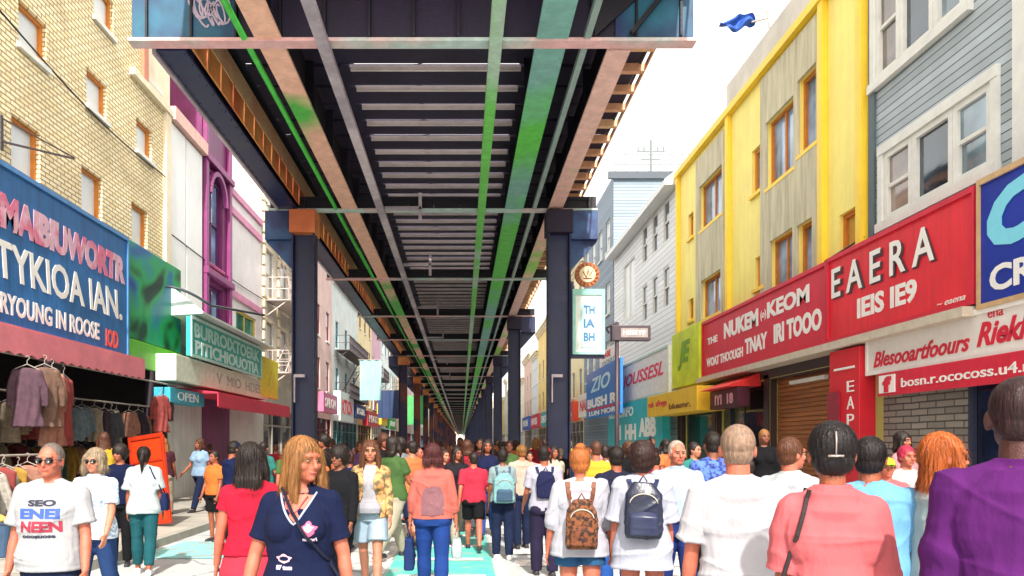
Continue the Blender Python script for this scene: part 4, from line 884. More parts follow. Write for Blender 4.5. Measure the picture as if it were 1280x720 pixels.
for nm_, x, z, y0, y1, lab in (('clothes_rack', -7.9, 2.55, 11.4, 18.6, 'high clothes rail of the front row inside the shop'), ('clothes_rack', -8.9, 1.75, 11.8, 18.2, 'low clothes rail of the back row inside the shop'), ('clothes_rack', -6.9, 1.45, 9.4, 11.8, 'low chrome clothes rack standing on the pavement')):
    t = thing(nm_, lab, 'clothes rack', (x, (y0 + y1) / 2, .12)); m = MB().tube((x, y0, z), (x, y1, z), .018); m.build('rail', GR, t)
    for y in (y0, y1): MB().tube((x, y, .13), (x, y, z), .018).build('upright', GR, t)
# orange standing panel
op = thing('orange_panel', 'tall orange folding display panel leaning at the end of the clothes', 'display panel', (-5.6, 13.2, .12))
om = MB()
M = Matrix.Rotation(R(-22), 3, 'Z') @ Matrix.Rotation(R(-7), 3, 'Y')
def tb(mb, x0, x1, y0, y1, z0, z1):
    b = MB().box(x0, x1, y0, y1, z0, z1); b.v = [tuple(M @ Vector(v) + Vector((-5.62, 13.2, .14))) for v in b.v]; o = len(mb.v); mb.v += b.v; mb.f += [tuple(i + o for i in f) for f in b.f]; return mb
tb(om, -.4, .4, -.03, .03, 0, 1.62).build('board', mat('#c93a14', .45, .2, 2), op, bevel=.02)
f = MB(); tb(f, -.42, -.36, -.055, -.032, 0, 1.66); tb(f, .36, .42, -.055, -.032, 0, 1.66); tb(f, -.359, .359, -.055, -.032, 1.58, 1.66); tb(f, -.359, .359, -.055, -.032, 0, .08)
for z in (.45, .8, 1.15): tb(f, -.359, .359, -.05, -.032, z, z + .05)
f.build('frame', mat('#a82c10', .45, .2, 3), op, bevel=.01)
# low goods baskets in front of the clothes shop
bk0 = None
for i, (x, y, c) in enumerate(((-6.2, 10.6, '#3f7a48'), (-6.1, 11.9, '#b8862c'), (-6.3, 9.7, '#36506e'))):
    t = thing('goods_basket', f'{["green", "tan", "blue"][i]} plastic basket of folded clothes on the left pavement', 'basket', (x, y, .12), group='baskets of folded clothes')
    m = MB().loft([(x, y, .13, .27, .2), (x, y, .55, .34, .26), (x, y, .58, .36, .28)], n=24, pw=5); m.build('basket', mat(c, .5, .2), t)
    m = MB(); q = random.Random(i)
    for j in range(9): m.ell((x + q.uniform(-.2, .2), y + q.uniform(-.14, .14), .6 + q.uniform(-.03, .05)), (.13, .1, .06))
    m.build('folded_clothes', mat(['#d8cfc6', '#c23a4a', '#e0c060'][i], .8, .4, 8), t, smooth=True)
# ------------------------------------------------------------------ people
def skinmat(c): return mat(c, .52, .2, 13, .25, 170, sss=.12, rvar=.1)
def clothmat(c, pat=0, var=.14):
    k = [int(c[i:i+2], 16) for i in (1, 3, 5)]; k = [int(v * (.82 - .12 * max(0, min(k) - 150) / 80)) for v in k]; c = '#%02x%02x%02x' % tuple(k)
    return mat(c, .9, var, 5, .45, 13, spec=.15, stretch=(1.6, 1.6, .6))
def hairmat(c): return mat(c, .5, .5, 26, .4, 34, stretch=(3.2, 3.2, .3), spec=.35)
def stripes(c1, c2, sc=30, ax=2):
    m, nt, p = newmat('woven_pattern'); tc = N(nt, 'TexCoord'); no = N(nt, 'TexNoise'); no.inputs['Scale'].default_value = sc; no.inputs['Detail'].default_value = 2
    nt.links.new(tc.outputs['Object'], no.inputs['Vector']); rp = N(nt, 'ValToRGB'); rp.color_ramp.interpolation = 'CONSTANT' if ax == 9 else 'LINEAR'
    rp.color_ramp.elements[0].position = .42; rp.color_ramp.elements[1].position = .55; rp.color_ramp.elements[0].color = srgb(c1) + (1,); rp.color_ramp.elements[1].color = srgb(c2) + (1,)
    nt.links.new(no.outputs['Fac'], rp.inputs[0]); nt.links.new(rp.outputs[0], p.inputs['Base Color']); p.inputs['Roughness'].default_value = .85
    return m
SK = dict(light=skinmat('#b5735a'), pink=skinmat('#b0604a'), tan=skinmat('#935036'), brown=skinmat('#7a4630'), dark=skinmat('#4a2622'))
EYEW = mat('#7c706a', .3, .03); IRIS = mat('#2a1c18', .2, .05); LIP = mat('#b0504a', .4, .1); LENS = glassmat('#101014', .08, 'lens'); SHOEW = mat('#dcdad8', .6, .1, 9); SHOED = mat('#26242a', .6, .2, 9)

def folds(amp, seed, hem=None):
    r = random.Random(seed); ks = []
    for i in range(5):
        ks.append((r.uniform(-18, 18), r.uniform(-14, 14), r.uniform(6, 22) * r.choice((-1, 1)), r.uniform(0, 6), r.uniform(-9, 9), r.uniform(-9, 9), r.uniform(-9, 9)))
    cr = [(r.uniform(8, 16) * r.choice((-1, 1)), r.uniform(14, 30), r.uniform(0, 6), r.uniform(3, 6)) for _ in range(3)]
    def f(p):
        d = 0
        for a, b, c, ph, e, g, h in ks: d = d + np.sin(p[:, 0]*a + p[:, 1]*b + p[:, 2]*c + ph + 1.6*np.sin(p[:, 0]*e + p[:, 1]*g + p[:, 2]*h))
        d = d / 5
        c = 0
        for a, b, ph, e in cr:
            q_ = 1 - np.abs(np.sin((p[:, 0] * a + p[:, 1] * a * .6 + p[:, 2] * b + ph + 1.8 * np.sin(p[:, 0] * e + ph) + 1.2 * np.sin(p[:, 2] * e * 1.7 - p[:, 0] * 5)) * .5))
            m_ = .5 + .5 * np.sin(p[:, 0] * e * 2.1 + p[:, 2] * e * 1.3 + p[:, 1] * 7 + ph * 2)
            c = c + q_ ** 5 * m_
        return amp * (np.maximum(d, -.3) ** 3 * 2.2 + d * .8 + 1.0 * c - .25)
    return f
def skel(o):
    """joint positions for a figure of standard height 1.75 facing +Y"""
    J = {}; fem = o.get('fem', False); W = o.get('width', 1.0)
    sw = (.150 if fem else .174) * (W * .5 + .5)
    J['sw'] = sw
    hipx = .09 * (W * .4 + .6)
    st = o.get('stride', (0, 0)); kn = o.get('knee', (4, 4))
    for i, s in enumerate((-1, 1)):
        a = R(st[i]); k = R(kn[i]); h = Vector((s * hipx, 0, .92)); sp = o.get('spread', .02)
        k1 = h + Vector((s * sp * .4, math.sin(a), -math.cos(a))) * .43
        an = k1 + Vector((s * sp * .3, math.sin(a - k), -math.cos(a - k))) * .42
        J['hip', i], J['knee', i], J['ank', i] = h, k1, an
        aa = o.get('arms', ((8, 8, 12), (8, 8, 12)))[i]; fl, ab, el_ = R(aa[0]), R(aa[1] * .72), R(aa[2]); tw = R(aa[3]) if len(aa) > 3 else 0
        S = Vector((s * sw, -.005, 1.405))
        d = Vector((s * math.sin(ab), math.cos(ab) * math.sin(fl), -math.cos(ab) * math.cos(fl)))
        E = S + d * .29
        d2 = Vector((s * (math.sin(ab) * .6) - s * math.sin(tw), math.cos(ab*.6) * math.sin(fl + el_) , -math.cos(ab*.6) * math.cos(fl + el_))).normalized()
        Wp = E + d2 * .25
        J['sh', i], J['el', i], J['wr', i], J['hd', i] = S, E, Wp, d2
    J['dz'] = -(min(J['ank', 0].z, J['ank', 1].z) - .075)
    J['fem'] = fem; J['W'] = W; J['belly'] = o.get('belly', 0); J['bust'] = o.get('bust', .0) if fem else 0
    return J
def torso(mb, J, off, z0, z1=1.49, flare=0, n=22):
    W, b, fem = J['W'], J['belly'], J['fem']; sw = J['sw']
    lv = [(.84, .148 * W + (.004 if fem else 0), .108), (.93, .162 * W + (.006 if fem else 0), .116), (1.02, .158 * W, .115 + b * .6), (1.10, (.138 if fem else .150) * W, .105 + b), (1.20, .150 * W if fem else .163 * W, .112 + b * .6),
          (1.30, .160 * W if fem else .178 * W, .120), (1.37, sw * .98, .108), (1.41, sw * .86, .092), (1.445, sw * .62, .076), (1.47, .078, .066), (1.49, .060, .058)]
    out = []
    zs = [z0] + [z for z, _, _ in lv if z0 < z < z1] + [z1]
    for z in zs:
        for (a, ax, ay), (c, cx, cy) in zip(lv, lv[1:]):
            if a <= z <= c + 1e-6: t = (z - a) / (c - a); rx, ry = ax + t * (cx - ax), ay + t * (cy - ay); break
        else: rx, ry = lv[0][1] , lv[0][2]
        fl = flare * max(0, (1.15 - z) / (1.15 - z0)) if flare else 0
        cy_ = .012 if z > 1.15 else -.002
        if z > 1.4: cy_ = -.012
        cy_ += b * .4 * max(0, 1 - abs(z - 1.08) / .2)
        out.append((0, cy_, z, rx + off + fl, ry + off + fl * .8))
    mb.loft(out, n, 2.25)
    if J['bust']:
        for s in (-1, 1): mb.ell((s * .075, .085, 1.275), (.075 + off, .06 + off + J['bust'], .075 + off))
    for s in (-1, 1):                                   # shoulder blades and trapezius
        mb.ell((s * .075, -.058, 1.31), (.085 + off, .04 + off, .12 + off)); mb.cap((s * .03, -.015, 1.465), (s * (sw - .01), -.008, 1.402), .040 + off * .6, .045 + off * .9, 10)
    return mb
def finger(mb, base, d, nrm, L, r, curl):
    p = base; c = curl
    for seg, k in ((.45, .25), (.3, .7), (.25, 1.0)):
        dd = (d * math.cos(c * k) + nrm * math.sin(c * k)).normalized(); q = p + dd * L * seg
        mb.cap(p, q, r, r * .93, 8); p = q; r *= .93
def hand(mb, J, i, o):
    s = (-1, 1)[i]; w_, d = J['wr', i], J['hd', i]; side = Vector((0, 1, 0)); side = (side - d * side.dot(d)).normalized(); inn = Vector((-s, 0, 0)); inn = (inn - d * inn.dot(d) - side * inn.dot(side)).normalized()
    c = o.get('curl', .55)
    for k in range(4):
        b = w_ + d * .085 + side * (.031 - .0205 * k); mb.cap(w_ + d * .01 + side * (.012 - .008 * k), b, .014, .0125, 8)
        finger(mb, b, d, inn, (.072, .082, .076, .06)[k], .0092, c * (1 + .12 * k))
    tb_ = w_ + d * .03 + side * .025; mb.cap(w_ + d * .01 + side * .01, tb_, .014, .013, 8)
    t1 = tb_ + (d * .7 + side * .75 + inn * .25).normalized() * .035; mb.cap(tb_, t1, .012, .0105, 8); mb.cap(t1, t1 + (d * .9 + side * .2 + inn * .4).normalized() * .032, .0105, .009, 8)
def strands(me, ctr, L, n, seed, curl=.004):
    """thin locks growing out of the hair surface and lying down along it"""
    r = random.Random(seed); vs = [tuple(v.co) for v in me.vertices]; fs = [tuple(p.vertices) for p in me.polygons]; N_ = len(me.polygons)
    for _ in range(n):
        p = me.polygons[r.randrange(N_)]; nr = p.normal.copy(); q = p.center.copy() + nr * .0005
        if nr.z < -.5: continue
        d = Vector((0, 0, -1)) + Vector(((q.x - ctr.x) * 4, (q.y - ctr.y) * 4, 0)) * max(0, nr.z); d = d - nr * d.dot(nr)
        if d.length < 1e-3: continue
        d.normalize(); sd_ = nr.cross(d).normalized(); d = (d + sd_ * r.uniform(-.25, .25)).normalized(); ln = L * r.uniform(.5, 1.2); w0 = r.uniform(.0005, .0011); lift = r.uniform(.0, .12) * ln if r.random() < .2 else .02 * ln; base = len(vs); ph = r.uniform(0, 6)
        for k in range(5):
            t = k / 4; c = q + d * ln * t + nr * (lift * t * t + .001 - .25 * ln * t * t * (1 if L > .05 else .3) * max(0, nr.z)) + sd_ * curl * math.sin(ph + t * 5); w_ = w0 * (1 - t * .9)
            vs.append(tuple(c - sd_ * w_ + nr * .0003)); vs.append(tuple(c + sd_ * w_ + nr * .0003)) 
        for k in range(4): a = base + 2 * k; fs.append((a, a + 1, a + 3, a + 2))
    m2 = bpy.data.meshes.new('hair'); m2.from_pydata(vs, [], fs); m2.update(); return m2
def body_parts(o):
    """body (one continuous surface) plus clothing and hair meshes in local space at true height"""
    J = skel(o); lod = o.get('lod', 1); H = o.get('h', 1.7); sc = H / 1.75; vb = (.0062, .0085, .015, .022)[lod]; vc = (.0068, .010, .015, .024)[lod]
    W = J['W']; fat = .75 + .25 * W
    dz = Vector((0, 0, J['dz'])); out = {}
    def fin(mb, vox, sm, disp=None):
        mb.v = [((v[0]) * sc, v[1] * sc, (v[2] + J['dz']) * sc) for v in mb.v]; return rmesh(mb, vox, sm, disp)
    # head frame
    yaw, tilt = R(o.get('yaw', 0)), R(o.get('tilt', 0)); Mh = Matrix.Rotation(yaw, 3, 'Z') @ Matrix.Rotation(-tilt, 3, 'X'); hc = Vector((0, .012, 1.632))
    piv = Vector((0, -.01, 1.52)); T = lambda p: piv + Mh @ (Vector(p) + hc - piv)
    b = MB(); torso(b, J, 0, .84)
    b.cap((0, -.012, 1.44), T((0, -.025, -.07)), .062 if not J['fem'] else .052, .056 if not J['fem'] else .047, 14)
    hw = o.get('headw', 1.0)
    b.ell(T((0, -.012, .02)), (.075 * hw, .095, .1), Mh, 18, 12); b.ell(T((0, .018, -.045)), (.06 * hw, .07, .068), Mh, 16, 10); b.ell(T((0, .055, -.085)), (.03, .03, .024), Mh)
    b.ell(T((0, .072, .034)), (.052, .022, .018), Mh)
    for s in (-1, 1):
        b.ell(T((s * .042, .055, -.022)), (.026, .026, .024), Mh); b.ell(T((s * .077 * hw, -.008, -.008)), (.011, .021, .032), Mh, 10, 8)
    b.cap(T((0, .086, .012)), T((0, .104, -.026)), .009, .013, 8); b.ell(T((0, .088, -.033)), (.018, .014, .009), Mh)
    b.ell(T((0, .078, -.058)), (.026, .014, .012), Mh)
    for i, s in enumerate((-1, 1)):
        h, k, a = J['hip', i], J['knee', i], J['ank', i]
        b.cap(h, h.lerp(k, .5), .088 * fat, .074 * fat, 14); b.cap(h.lerp(k, .5), k, .074 * fat, .054 * fat, 14); cf = k.lerp(a, .3) + Vector((0, -.014, 0))
        b.cap(k, cf, .052 * fat, .056 * fat, 12); b.cap(cf, a, .056 * fat, .035, 12); b.ell((h.x, -.045, .9), (.078 * fat, .066, .085))
        b.cap(a + Vector((0, -.03, -.035)), a + Vector((0, .12, -.048)), .032, .026, 10)
        S, E, Wp = J['sh', i], J['el', i], J['wr', i]
        b.cap(S, S.lerp(E, .4), .05 * fat, .045 * fat, 12); b.cap(S.lerp(E, .4), E, .045 * fat, .037 * fat, 12); m_ = E.lerp(Wp, .3); b.cap(E, m_, .036 * fat, .038 * fat, 12); b.cap(m_, Wp, .038 * fat, .025, 12)
        if lod < 3: hand(b, J, i, o)
        else: b.cap(Wp, Wp + J['hd', i] * .13, .028, .02, 8)
    # heads get a finer surface than the rest needs, so the whole body follows it
    out['body'] = (fin(b, vb, 2), o['skin'])
    top = o.get('top'); seed = o.get('seed', 1)
    if top:
        mb = MB(); off = top.get('off', .02); torso(mb, J, off, top.get('hem', .90), top.get('neck', 1.478), top.get('flare', .024)); hz = top.get('hem', .90); hb_ = MB(); torso(hb_, J, off + .0045, hz, hz + .022, top.get('flare', .024)) if lod == 0 else None; hn_ = len(mb.v); (mb.v.extend(hb_.v[:44]), mb.f.extend([tuple(q + hn_ for q in f) for f in hb_.f if max(f) < 44])) if lod == 0 else None
        sl = top.get('sleeve', .62)
        for i in (0, 1):
            S, E, Wp = J['sh', i], J['el', i], J['wr', i]; r0 = .046 * fat + off * 1.05
            if sl <= 0: continue
            ln = top.get('loose', 0)
            if sl <= 1: e = S.lerp(E, sl); mb.ell(S, r0); rr_ = .045 * fat + off * 1.15 + ln * .7; mb.tube(S.lerp(E, sl - .07), e, rr_ + .0035, rr_ + .0035, 14) if lod == 0 else None; mb.tube(S, e, r0 + .001, .045 * fat + off * 1.15 + ln * .7, 14)
            else:
                mb.ell(S, r0); mb.tube(S, E, r0 + .002, .043 * fat + off, 14); mb.ell(E, .043 * fat + off); e = E.lerp(Wp, sl - 1); mb.tube(E, e, .043 * fat + off, .03 + off * .9, 14)
        if top.get('collar'):
            mb.loft([(0, -.008, 1.45, .088, .08), (0, -.006, 1.475, .079, .074), (0, -.004, 1.512, .071, .070)], 18)
        out['shirt'] = (fin(mb, vc, 2, folds(top.get('fold', .006), seed)), top['m'])
        if top.get('jacket'):
            jk = MB(); torso(jk, J, off + .022, top.get('jhem', .86), 1.485, .02)
    bt = o.get('bottom')
    if bt:
        mb = MB(); kd = bt['kind']; off = bt.get('off', .018)
        zt = bt.get('top', 1.0)
        lvz = [(0, -.008, .84, .155 * W + off + .01, .118 + off), (0, -.008, .93, .174 * W + off, .126 + off), (0, 0, zt, .150 * W + off, .114 + off + J['belly'] * .5)]
        if kd == 'skirt':
            L = bt.get('len', .45); mb.loft([(0, 0, zt - L, .2 * W + bt.get('flare', .06), .16 + bt.get('flare', .06)), (0, 0, .84, .18 * W + off + .02, .14 + off + .01)] + lvz[1:], 22)
        else:
            mb.loft(lvz, 20)
            for i in (0, 1):
                h, k, a = J['hip', i], J['knee', i], J['ank', i]; t = bt.get('len', 1.0); lo = bt.get('loose', .0)
                mb.ell((h.x, -.05, .9), (.088 * fat + off, .08 + off, .095)); 
                if t <= .5: e = h.lerp(k, t * 2); mb.ell(h, .09 * fat + off); mb.tube(h, e, .09 * fat + off, .085 * fat + off + lo, 16)
                else:
                    mb.ell(h, .09 * fat + off); mb.tube(h, h.lerp(k, .5), .091 * fat + off, .078 * fat + off + lo * .5, 16); mb.tube(h.lerp(k, .5), k, .078 * fat + off + lo * .5, .06 * fat + off + lo, 16); mb.ell(k, .06 * fat + off + lo); e = k.lerp(a, (t - .5) * 2); cf = k.lerp(a, .35) + Vector((0, -.012, 0)); mb.tube(k, cf, .06 * fat + off + lo, .062 * fat + off + lo, 16); mb.ell(cf, .061 * fat + off + lo); mb.tube(cf, e, .062 * fat + off + lo, .046 + off + lo, 16)
        out[{'skirt': 'skirt', 'trousers': 'trousers', 'shorts': 'shorts'}[kd]] = (fin(mb, vc, 3, folds(.0035, seed + 5)), bt['m'])
    # shoes
    shm = o.get('shoe', SHOED)
    if o.get('feet', True):
        for i in (0, 1):
            mb = MB(); a = J['ank', i]
            mb.cap(a + Vector((0, -.035, -.03)), a + Vector((0, .01, -.035)), .04, .044, 12); mb.cap(a + Vector((0, .0, -.038)), a + Vector((0, .14, -.05)), .042, .033, 12)
            mb.box(a.x - .04, a.x + .04, a.y - .07, a.y + .16, a.z - .08, a.z - .055)
            out['shoe', i] = (fin(mb, .012, 3), shm)
    # hair
    hk = o.get('hair', 'short'); mb = MB(); A = .003
    if hk in ('short', 'long', 'bun', 'buzz', 'pony', 'bob', 'curly'):
        g = {'buzz': .0, 'short': .007, 'long': .012, 'bun': .008, 'pony': .007, 'bob': .016, 'curly': .03}[hk]
        mb.ell(T((0, -.024, .036)), (.075 * hw + g + .004, .092 + g, .094 + g), Mh, 20, 14); mb.ell(T((0, -.045, -.02)), (.068 * hw + g, .062 + g, .065 + g), Mh)
        if hk in ('short', 'buzz'):
            for s in (-1, 1): mb.ell(T((s * .068, .005, .015)), (.011 + g, .03, .03), Mh)
    if hk == 'bun': mb.ell(T((0, -.06, .13)), (.042, .042, .036), Mh)
    if hk == 'pony': mb.cap(T((0, -.1, .05)), T((0, -.15, -.05)), .028, .03, 10); mb.cap(T((0, -.15, -.05)), T((0, -.14, -.2)), .03, .014, 10)
    if hk == 'curly':
        q = random.Random(seed)
        for k in range(26):
            a_, e_ = q.uniform(0, 6.28), q.uniform(-.5, 1.4); mb.ell(T((.1*math.cos(a_)*math.cos(e_), -.03 + .1*math.sin(a_)*math.cos(e_) - (.03 if math.sin(a_) > .3 else 0), .04 + .1*math.sin(e_))), q.uniform(.022, .034), n=8, m=6)
    if hk in ('long', 'bob'):
        L = o.get('hairlen', .30 if hk == 'long' else .16)
        lv = [(0, -.035, .06, .088, .075), (0, -.048, -.02, .096, .066), (0, -.06, -.1, .102, .058), (0, -.075, -.6 * L, .108, .05), (0, -.085, -L, .075, .03)]
        sb = MB(); sb.loft(lv, 22); mb.piece([T(v) for v in sb.v], sb.f) if False else None
        o0 = len(mb.v); mb.v += [tuple(T(v)) for v in sb.v]; mb.f += [tuple(i + o0 for i in f) for f in sb.f]
        for s in (-1, 1):
            mb.cap(T((s * .068, .035, .05)), T((s * .088, .028, -.06)), .026, .032, 10); mb.cap(T((s * .088, .028, -.06)), T((s * .095, .035, -.6 * L)), .032, .026, 10); mb.cap(T((s * .095, .035, -.6 * L)), T((s * .08, .045, -L)), .026, .01, 10)
    strand = None
    if hk in ('long', 'bob', 'pony', 'bun', 'short', 'curly'):
        cx = T((0, -.03, 0)) * sc
        am = .0032 if hk in ('long', 'bob') else .0012
        strand = lambda p, cx=cx, am=am: am * np.sin(np.arctan2(p[:, 0] - cx.x, p[:, 1] - cx.y) * 26 + p[:, 2] * 9 + 2.5*np.sin(p[:, 2]*14 + seed)) + am * .6 * np.sin(np.arctan2(p[:, 0] - cx.x, p[:, 1] - cx.y) * 61 + p[:, 2] * 23)
    if mb.v:
        hm_ = fin(mb, (.006, .008, .013, .02)[lod], 3, strand)
        if lod < 2 and hk != 'none': hm_ = strands(hm_, T((0, -.02, .02)) * sc + dz * sc, {'long': .10, 'bob': .07, 'pony': .05, 'curly': .03, 'bun': .04, 'short': .028, 'buzz': .012}[hk], 5200 if hk in ('long', 'bob') else 3600, seed, curl=.012 if hk == 'curly' else .004)
        out['hair'] = (hm_, o['hairm'])
    if hk == 'cap' or o.get('hat') == 'cap':
        mb = MB(); mb.ell(T((0, -.012, .05)), (.088, .108, .078), Mh, 20, 12); 
        bd_ = T((0, .09, .048)); bb = MB().loft([(0, .12, .035, .072, .07), (0, .115, .045, .074, .072)], 18); o0 = len(mb.v); mb.v += [tuple(T(v)) for v in bb.v]; mb.f += [tuple(i + o0 for i in f) for f in bb.f]
        out['cap'] = (fin(mb, .009, 2), o['capm'])
    if o.get('hat') == 'brim':
        mb = MB()
        for lv in ([(0, -.01, .03, .15, .16), (0, -.01, .042, .15, .16)], [(0, -.01, .035, .088, .105), (0, -.01, .12, .08, .095), (0, -.01, .135, .06, .07)]):
            bb = MB().loft(lv, 22); o0 = len(mb.v); mb.v += [tuple(T(v)) for v in bb.v]; mb.f += [tuple(i + o0 for i in f) for f in bb.f]
        out['hat'] = (fin(mb, .009, 2), o['capm'])
    # face details
    tf = lambda p: (T(p) + dz) * sc
    if lod <= 2 and o.get('face', True):
        for s in (-1, 1):
            if o.get('glasses') != 'dark':
                e = MB().ell(tf((s * .031, .0765, .006)), (.012, .008, .0068), Mh); out['eye', s] = (e.mesh('eye'), EYEW)
                e = MB().ell(tf((s * .031, .0835, .006)), (.0055, .0035, .0058), Mh); out['pupil', s] = (e.mesh('pupil'), IRIS)
            e = MB().path([tf((s * .016, .0955, .026)), tf((s * .032, .0925, .031)), tf((s * .048, .080, .025))], [.0028, .0036, .002], 6); out['eyebrow', s] = (e.mesh('eyebrow'), o['hairm'] if hk != 'none' else IRIS)
        e = MB().path([tf((-.023, .0815, -.060)), tf((-.009, .0905, -.0565)), tf((0, .0915, -.058)), tf((.009, .0905, -.0565)), tf((.023, .0815, -.060))], [.0025, .0048, .0045, .0048, .0025], 8); out['lips', 0] = (e.mesh('lips'), LIP)
    if o.get('glasses'):
        e = MB()
        for s in (-1, 1):
            e.loft([], 3) if False else None
            pts = [tf((s * .034 + .026 * math.cos(t), .097 - .010 * abs(math.cos(t)) * (1 if s * math.cos(t) > 0 else 0), .005 + .021 * math.sin(t))) for t in np.linspace(0, 2 * math.pi, 15)[:-1]]
            bk = [p - Mh @ Vector((0, .005, 0)) for p in pts]; e.piece(pts + bk, [tuple(range(14)), tuple(range(27, 13, -1))] + [(k, (k+1) % 14, 14 + (k+1) % 14, 14 + k) for k in range(14)])
            e.path([tf((s * .06, .088, .012)), tf((s * .08, .04, .010)), tf((s * .082, -.01, .006))], .0028, 6)
        e.path([tf((-.012, .102, .01)), tf((.012, .102, .01))], .003, 6)
        out['sunglasses', 0] = (e.mesh('sunglasses'), LENS)
    return J, sc, out, tf
def person(o, x, y, rz, label, group='people in the crowd', zoff=0):
    """o: figure description; rz 0 = walking away from the camera, 180 = towards it"""
    root = thing('person', label, 'person', (x, y, (.12 if abs(x) > 4.9 else 0) + zoff), R(rz), group)
    J, sc, parts, tf = body_parts(o); root['_'] = 0; del root['_']
    objs = {}; body = None
    for k, (me, m) in parts.items():
        nm_ = k if isinstance(k, str) else k[0]
        ob = bpy.data.objects.new(nm_, me); COL.objects.link(ob); ob.parent = root
        me.materials.clear(); me.materials.append(m); me.polygons.foreach_set('use_smooth', [True] * len(me.polygons))
        objs[k] = ob
    return root, J, sc, objs, tf
def tree(ob):
    me = ob.data; return BVHTree.FromPolygons([v.co.copy() for v in me.vertices], [tuple(p.vertices) for p in me.polygons])
def proj(bv, x, z, side=1):
    """surface y of a garment at (x, z): side +1 front, -1 back"""
    h = bv.ray_cast(Vector((x, side * 1.0, z)), Vector((0, -side, 0)))
    return h[0].y if h[0] else side * .12
def print_on(root, bv, txt, m, x0, x1, z0, z1, side=1, bold=.03, name='shirt_print', geo=None):
    """writing that follows the cloth; x runs in reading order"""
    vs, fs = geo or text_geo(txt, bold, 0)
    import bmesh
    bm = bmesh.new(); vv = [bm.verts.new((a, b, 0)) for a, b, _ in vs]
    for f in fs:
        try: bm.faces.new([vv[i] for i in f])
        except ValueError: pass
    bmesh.ops.triangulate(bm, faces=bm.faces[:])
    for _ in range(2):
        le = [e for e in bm.edges if Vector(((e.verts[0].co.x - e.verts[1].co.x) * (x1 - x0), (e.verts[0].co.y - e.verts[1].co.y) * (z1 - z0), 0)).length > .012]
        if le: bmesh.ops.subdivide_edges(bm, edges=le, cuts=1); bmesh.ops.triangulate(bm, faces=bm.faces[:])
    for v in bm.verts:
        u, w_ = v.co.x, v.co.y; X = (x0 + u * (x1 - x0)) * (-1 if side > 0 else 1); Z = z0 + w_ * (z1 - z0); v.co = (X, proj(bv, X, Z, side) + side * .0035, Z)
    me = bpy.data.meshes.new(name); bm.to_mesh(me); bm.free(); me.materials.append(m)
    ob = bpy.data.objects.new(name, me); COL.objects.link(ob); ob.parent = root; return ob
def patch(root, bv, m, pts, side=1, name='shirt_print', lift=.003):
    """flat printed blob outline (x, z) laid on the cloth"""
    n = len(pts); cx = sum(p[0] for p in pts) / n; cz = sum(p[1] for p in pts) / n; mb = MB(); ring = []
    K = 10
    for k in range(1, K + 1):
        for (a, b) in pts: X = cx + (a - cx) * k / K; Z = cz + (b - cz) * k / K; ring.append((X, proj(bv, X, Z, side) + side * lift, Z))
    mb.v = [(cx, proj(bv, cx, cz, side) + side * lift, cz)] + ring
    for j in range(n): mb.f.append((0, 1 + j, 1 + (j + 1) % n))
    for k in range(K - 1):
        for j in range(n): a = 1 + k * n; mb.f.append((a + j, a + n + j, a + n + (j + 1) % n, a + (j + 1) % n))
    me = mb.mesh(name); me.materials.append(m); ob = bpy.data.objects.new(name, me); COL.objects.link(ob); ob.parent = root; return ob
def local_obj(name, me, m, root, smooth=True):
    ob = bpy.data.objects.new(name, me); COL.objects.link(ob); ob.parent = root; me.materials.clear(); me.materials.append(m)
    if smooth: me.polygons.foreach_set('use_smooth', [True] * len(me.polygons))
    return ob
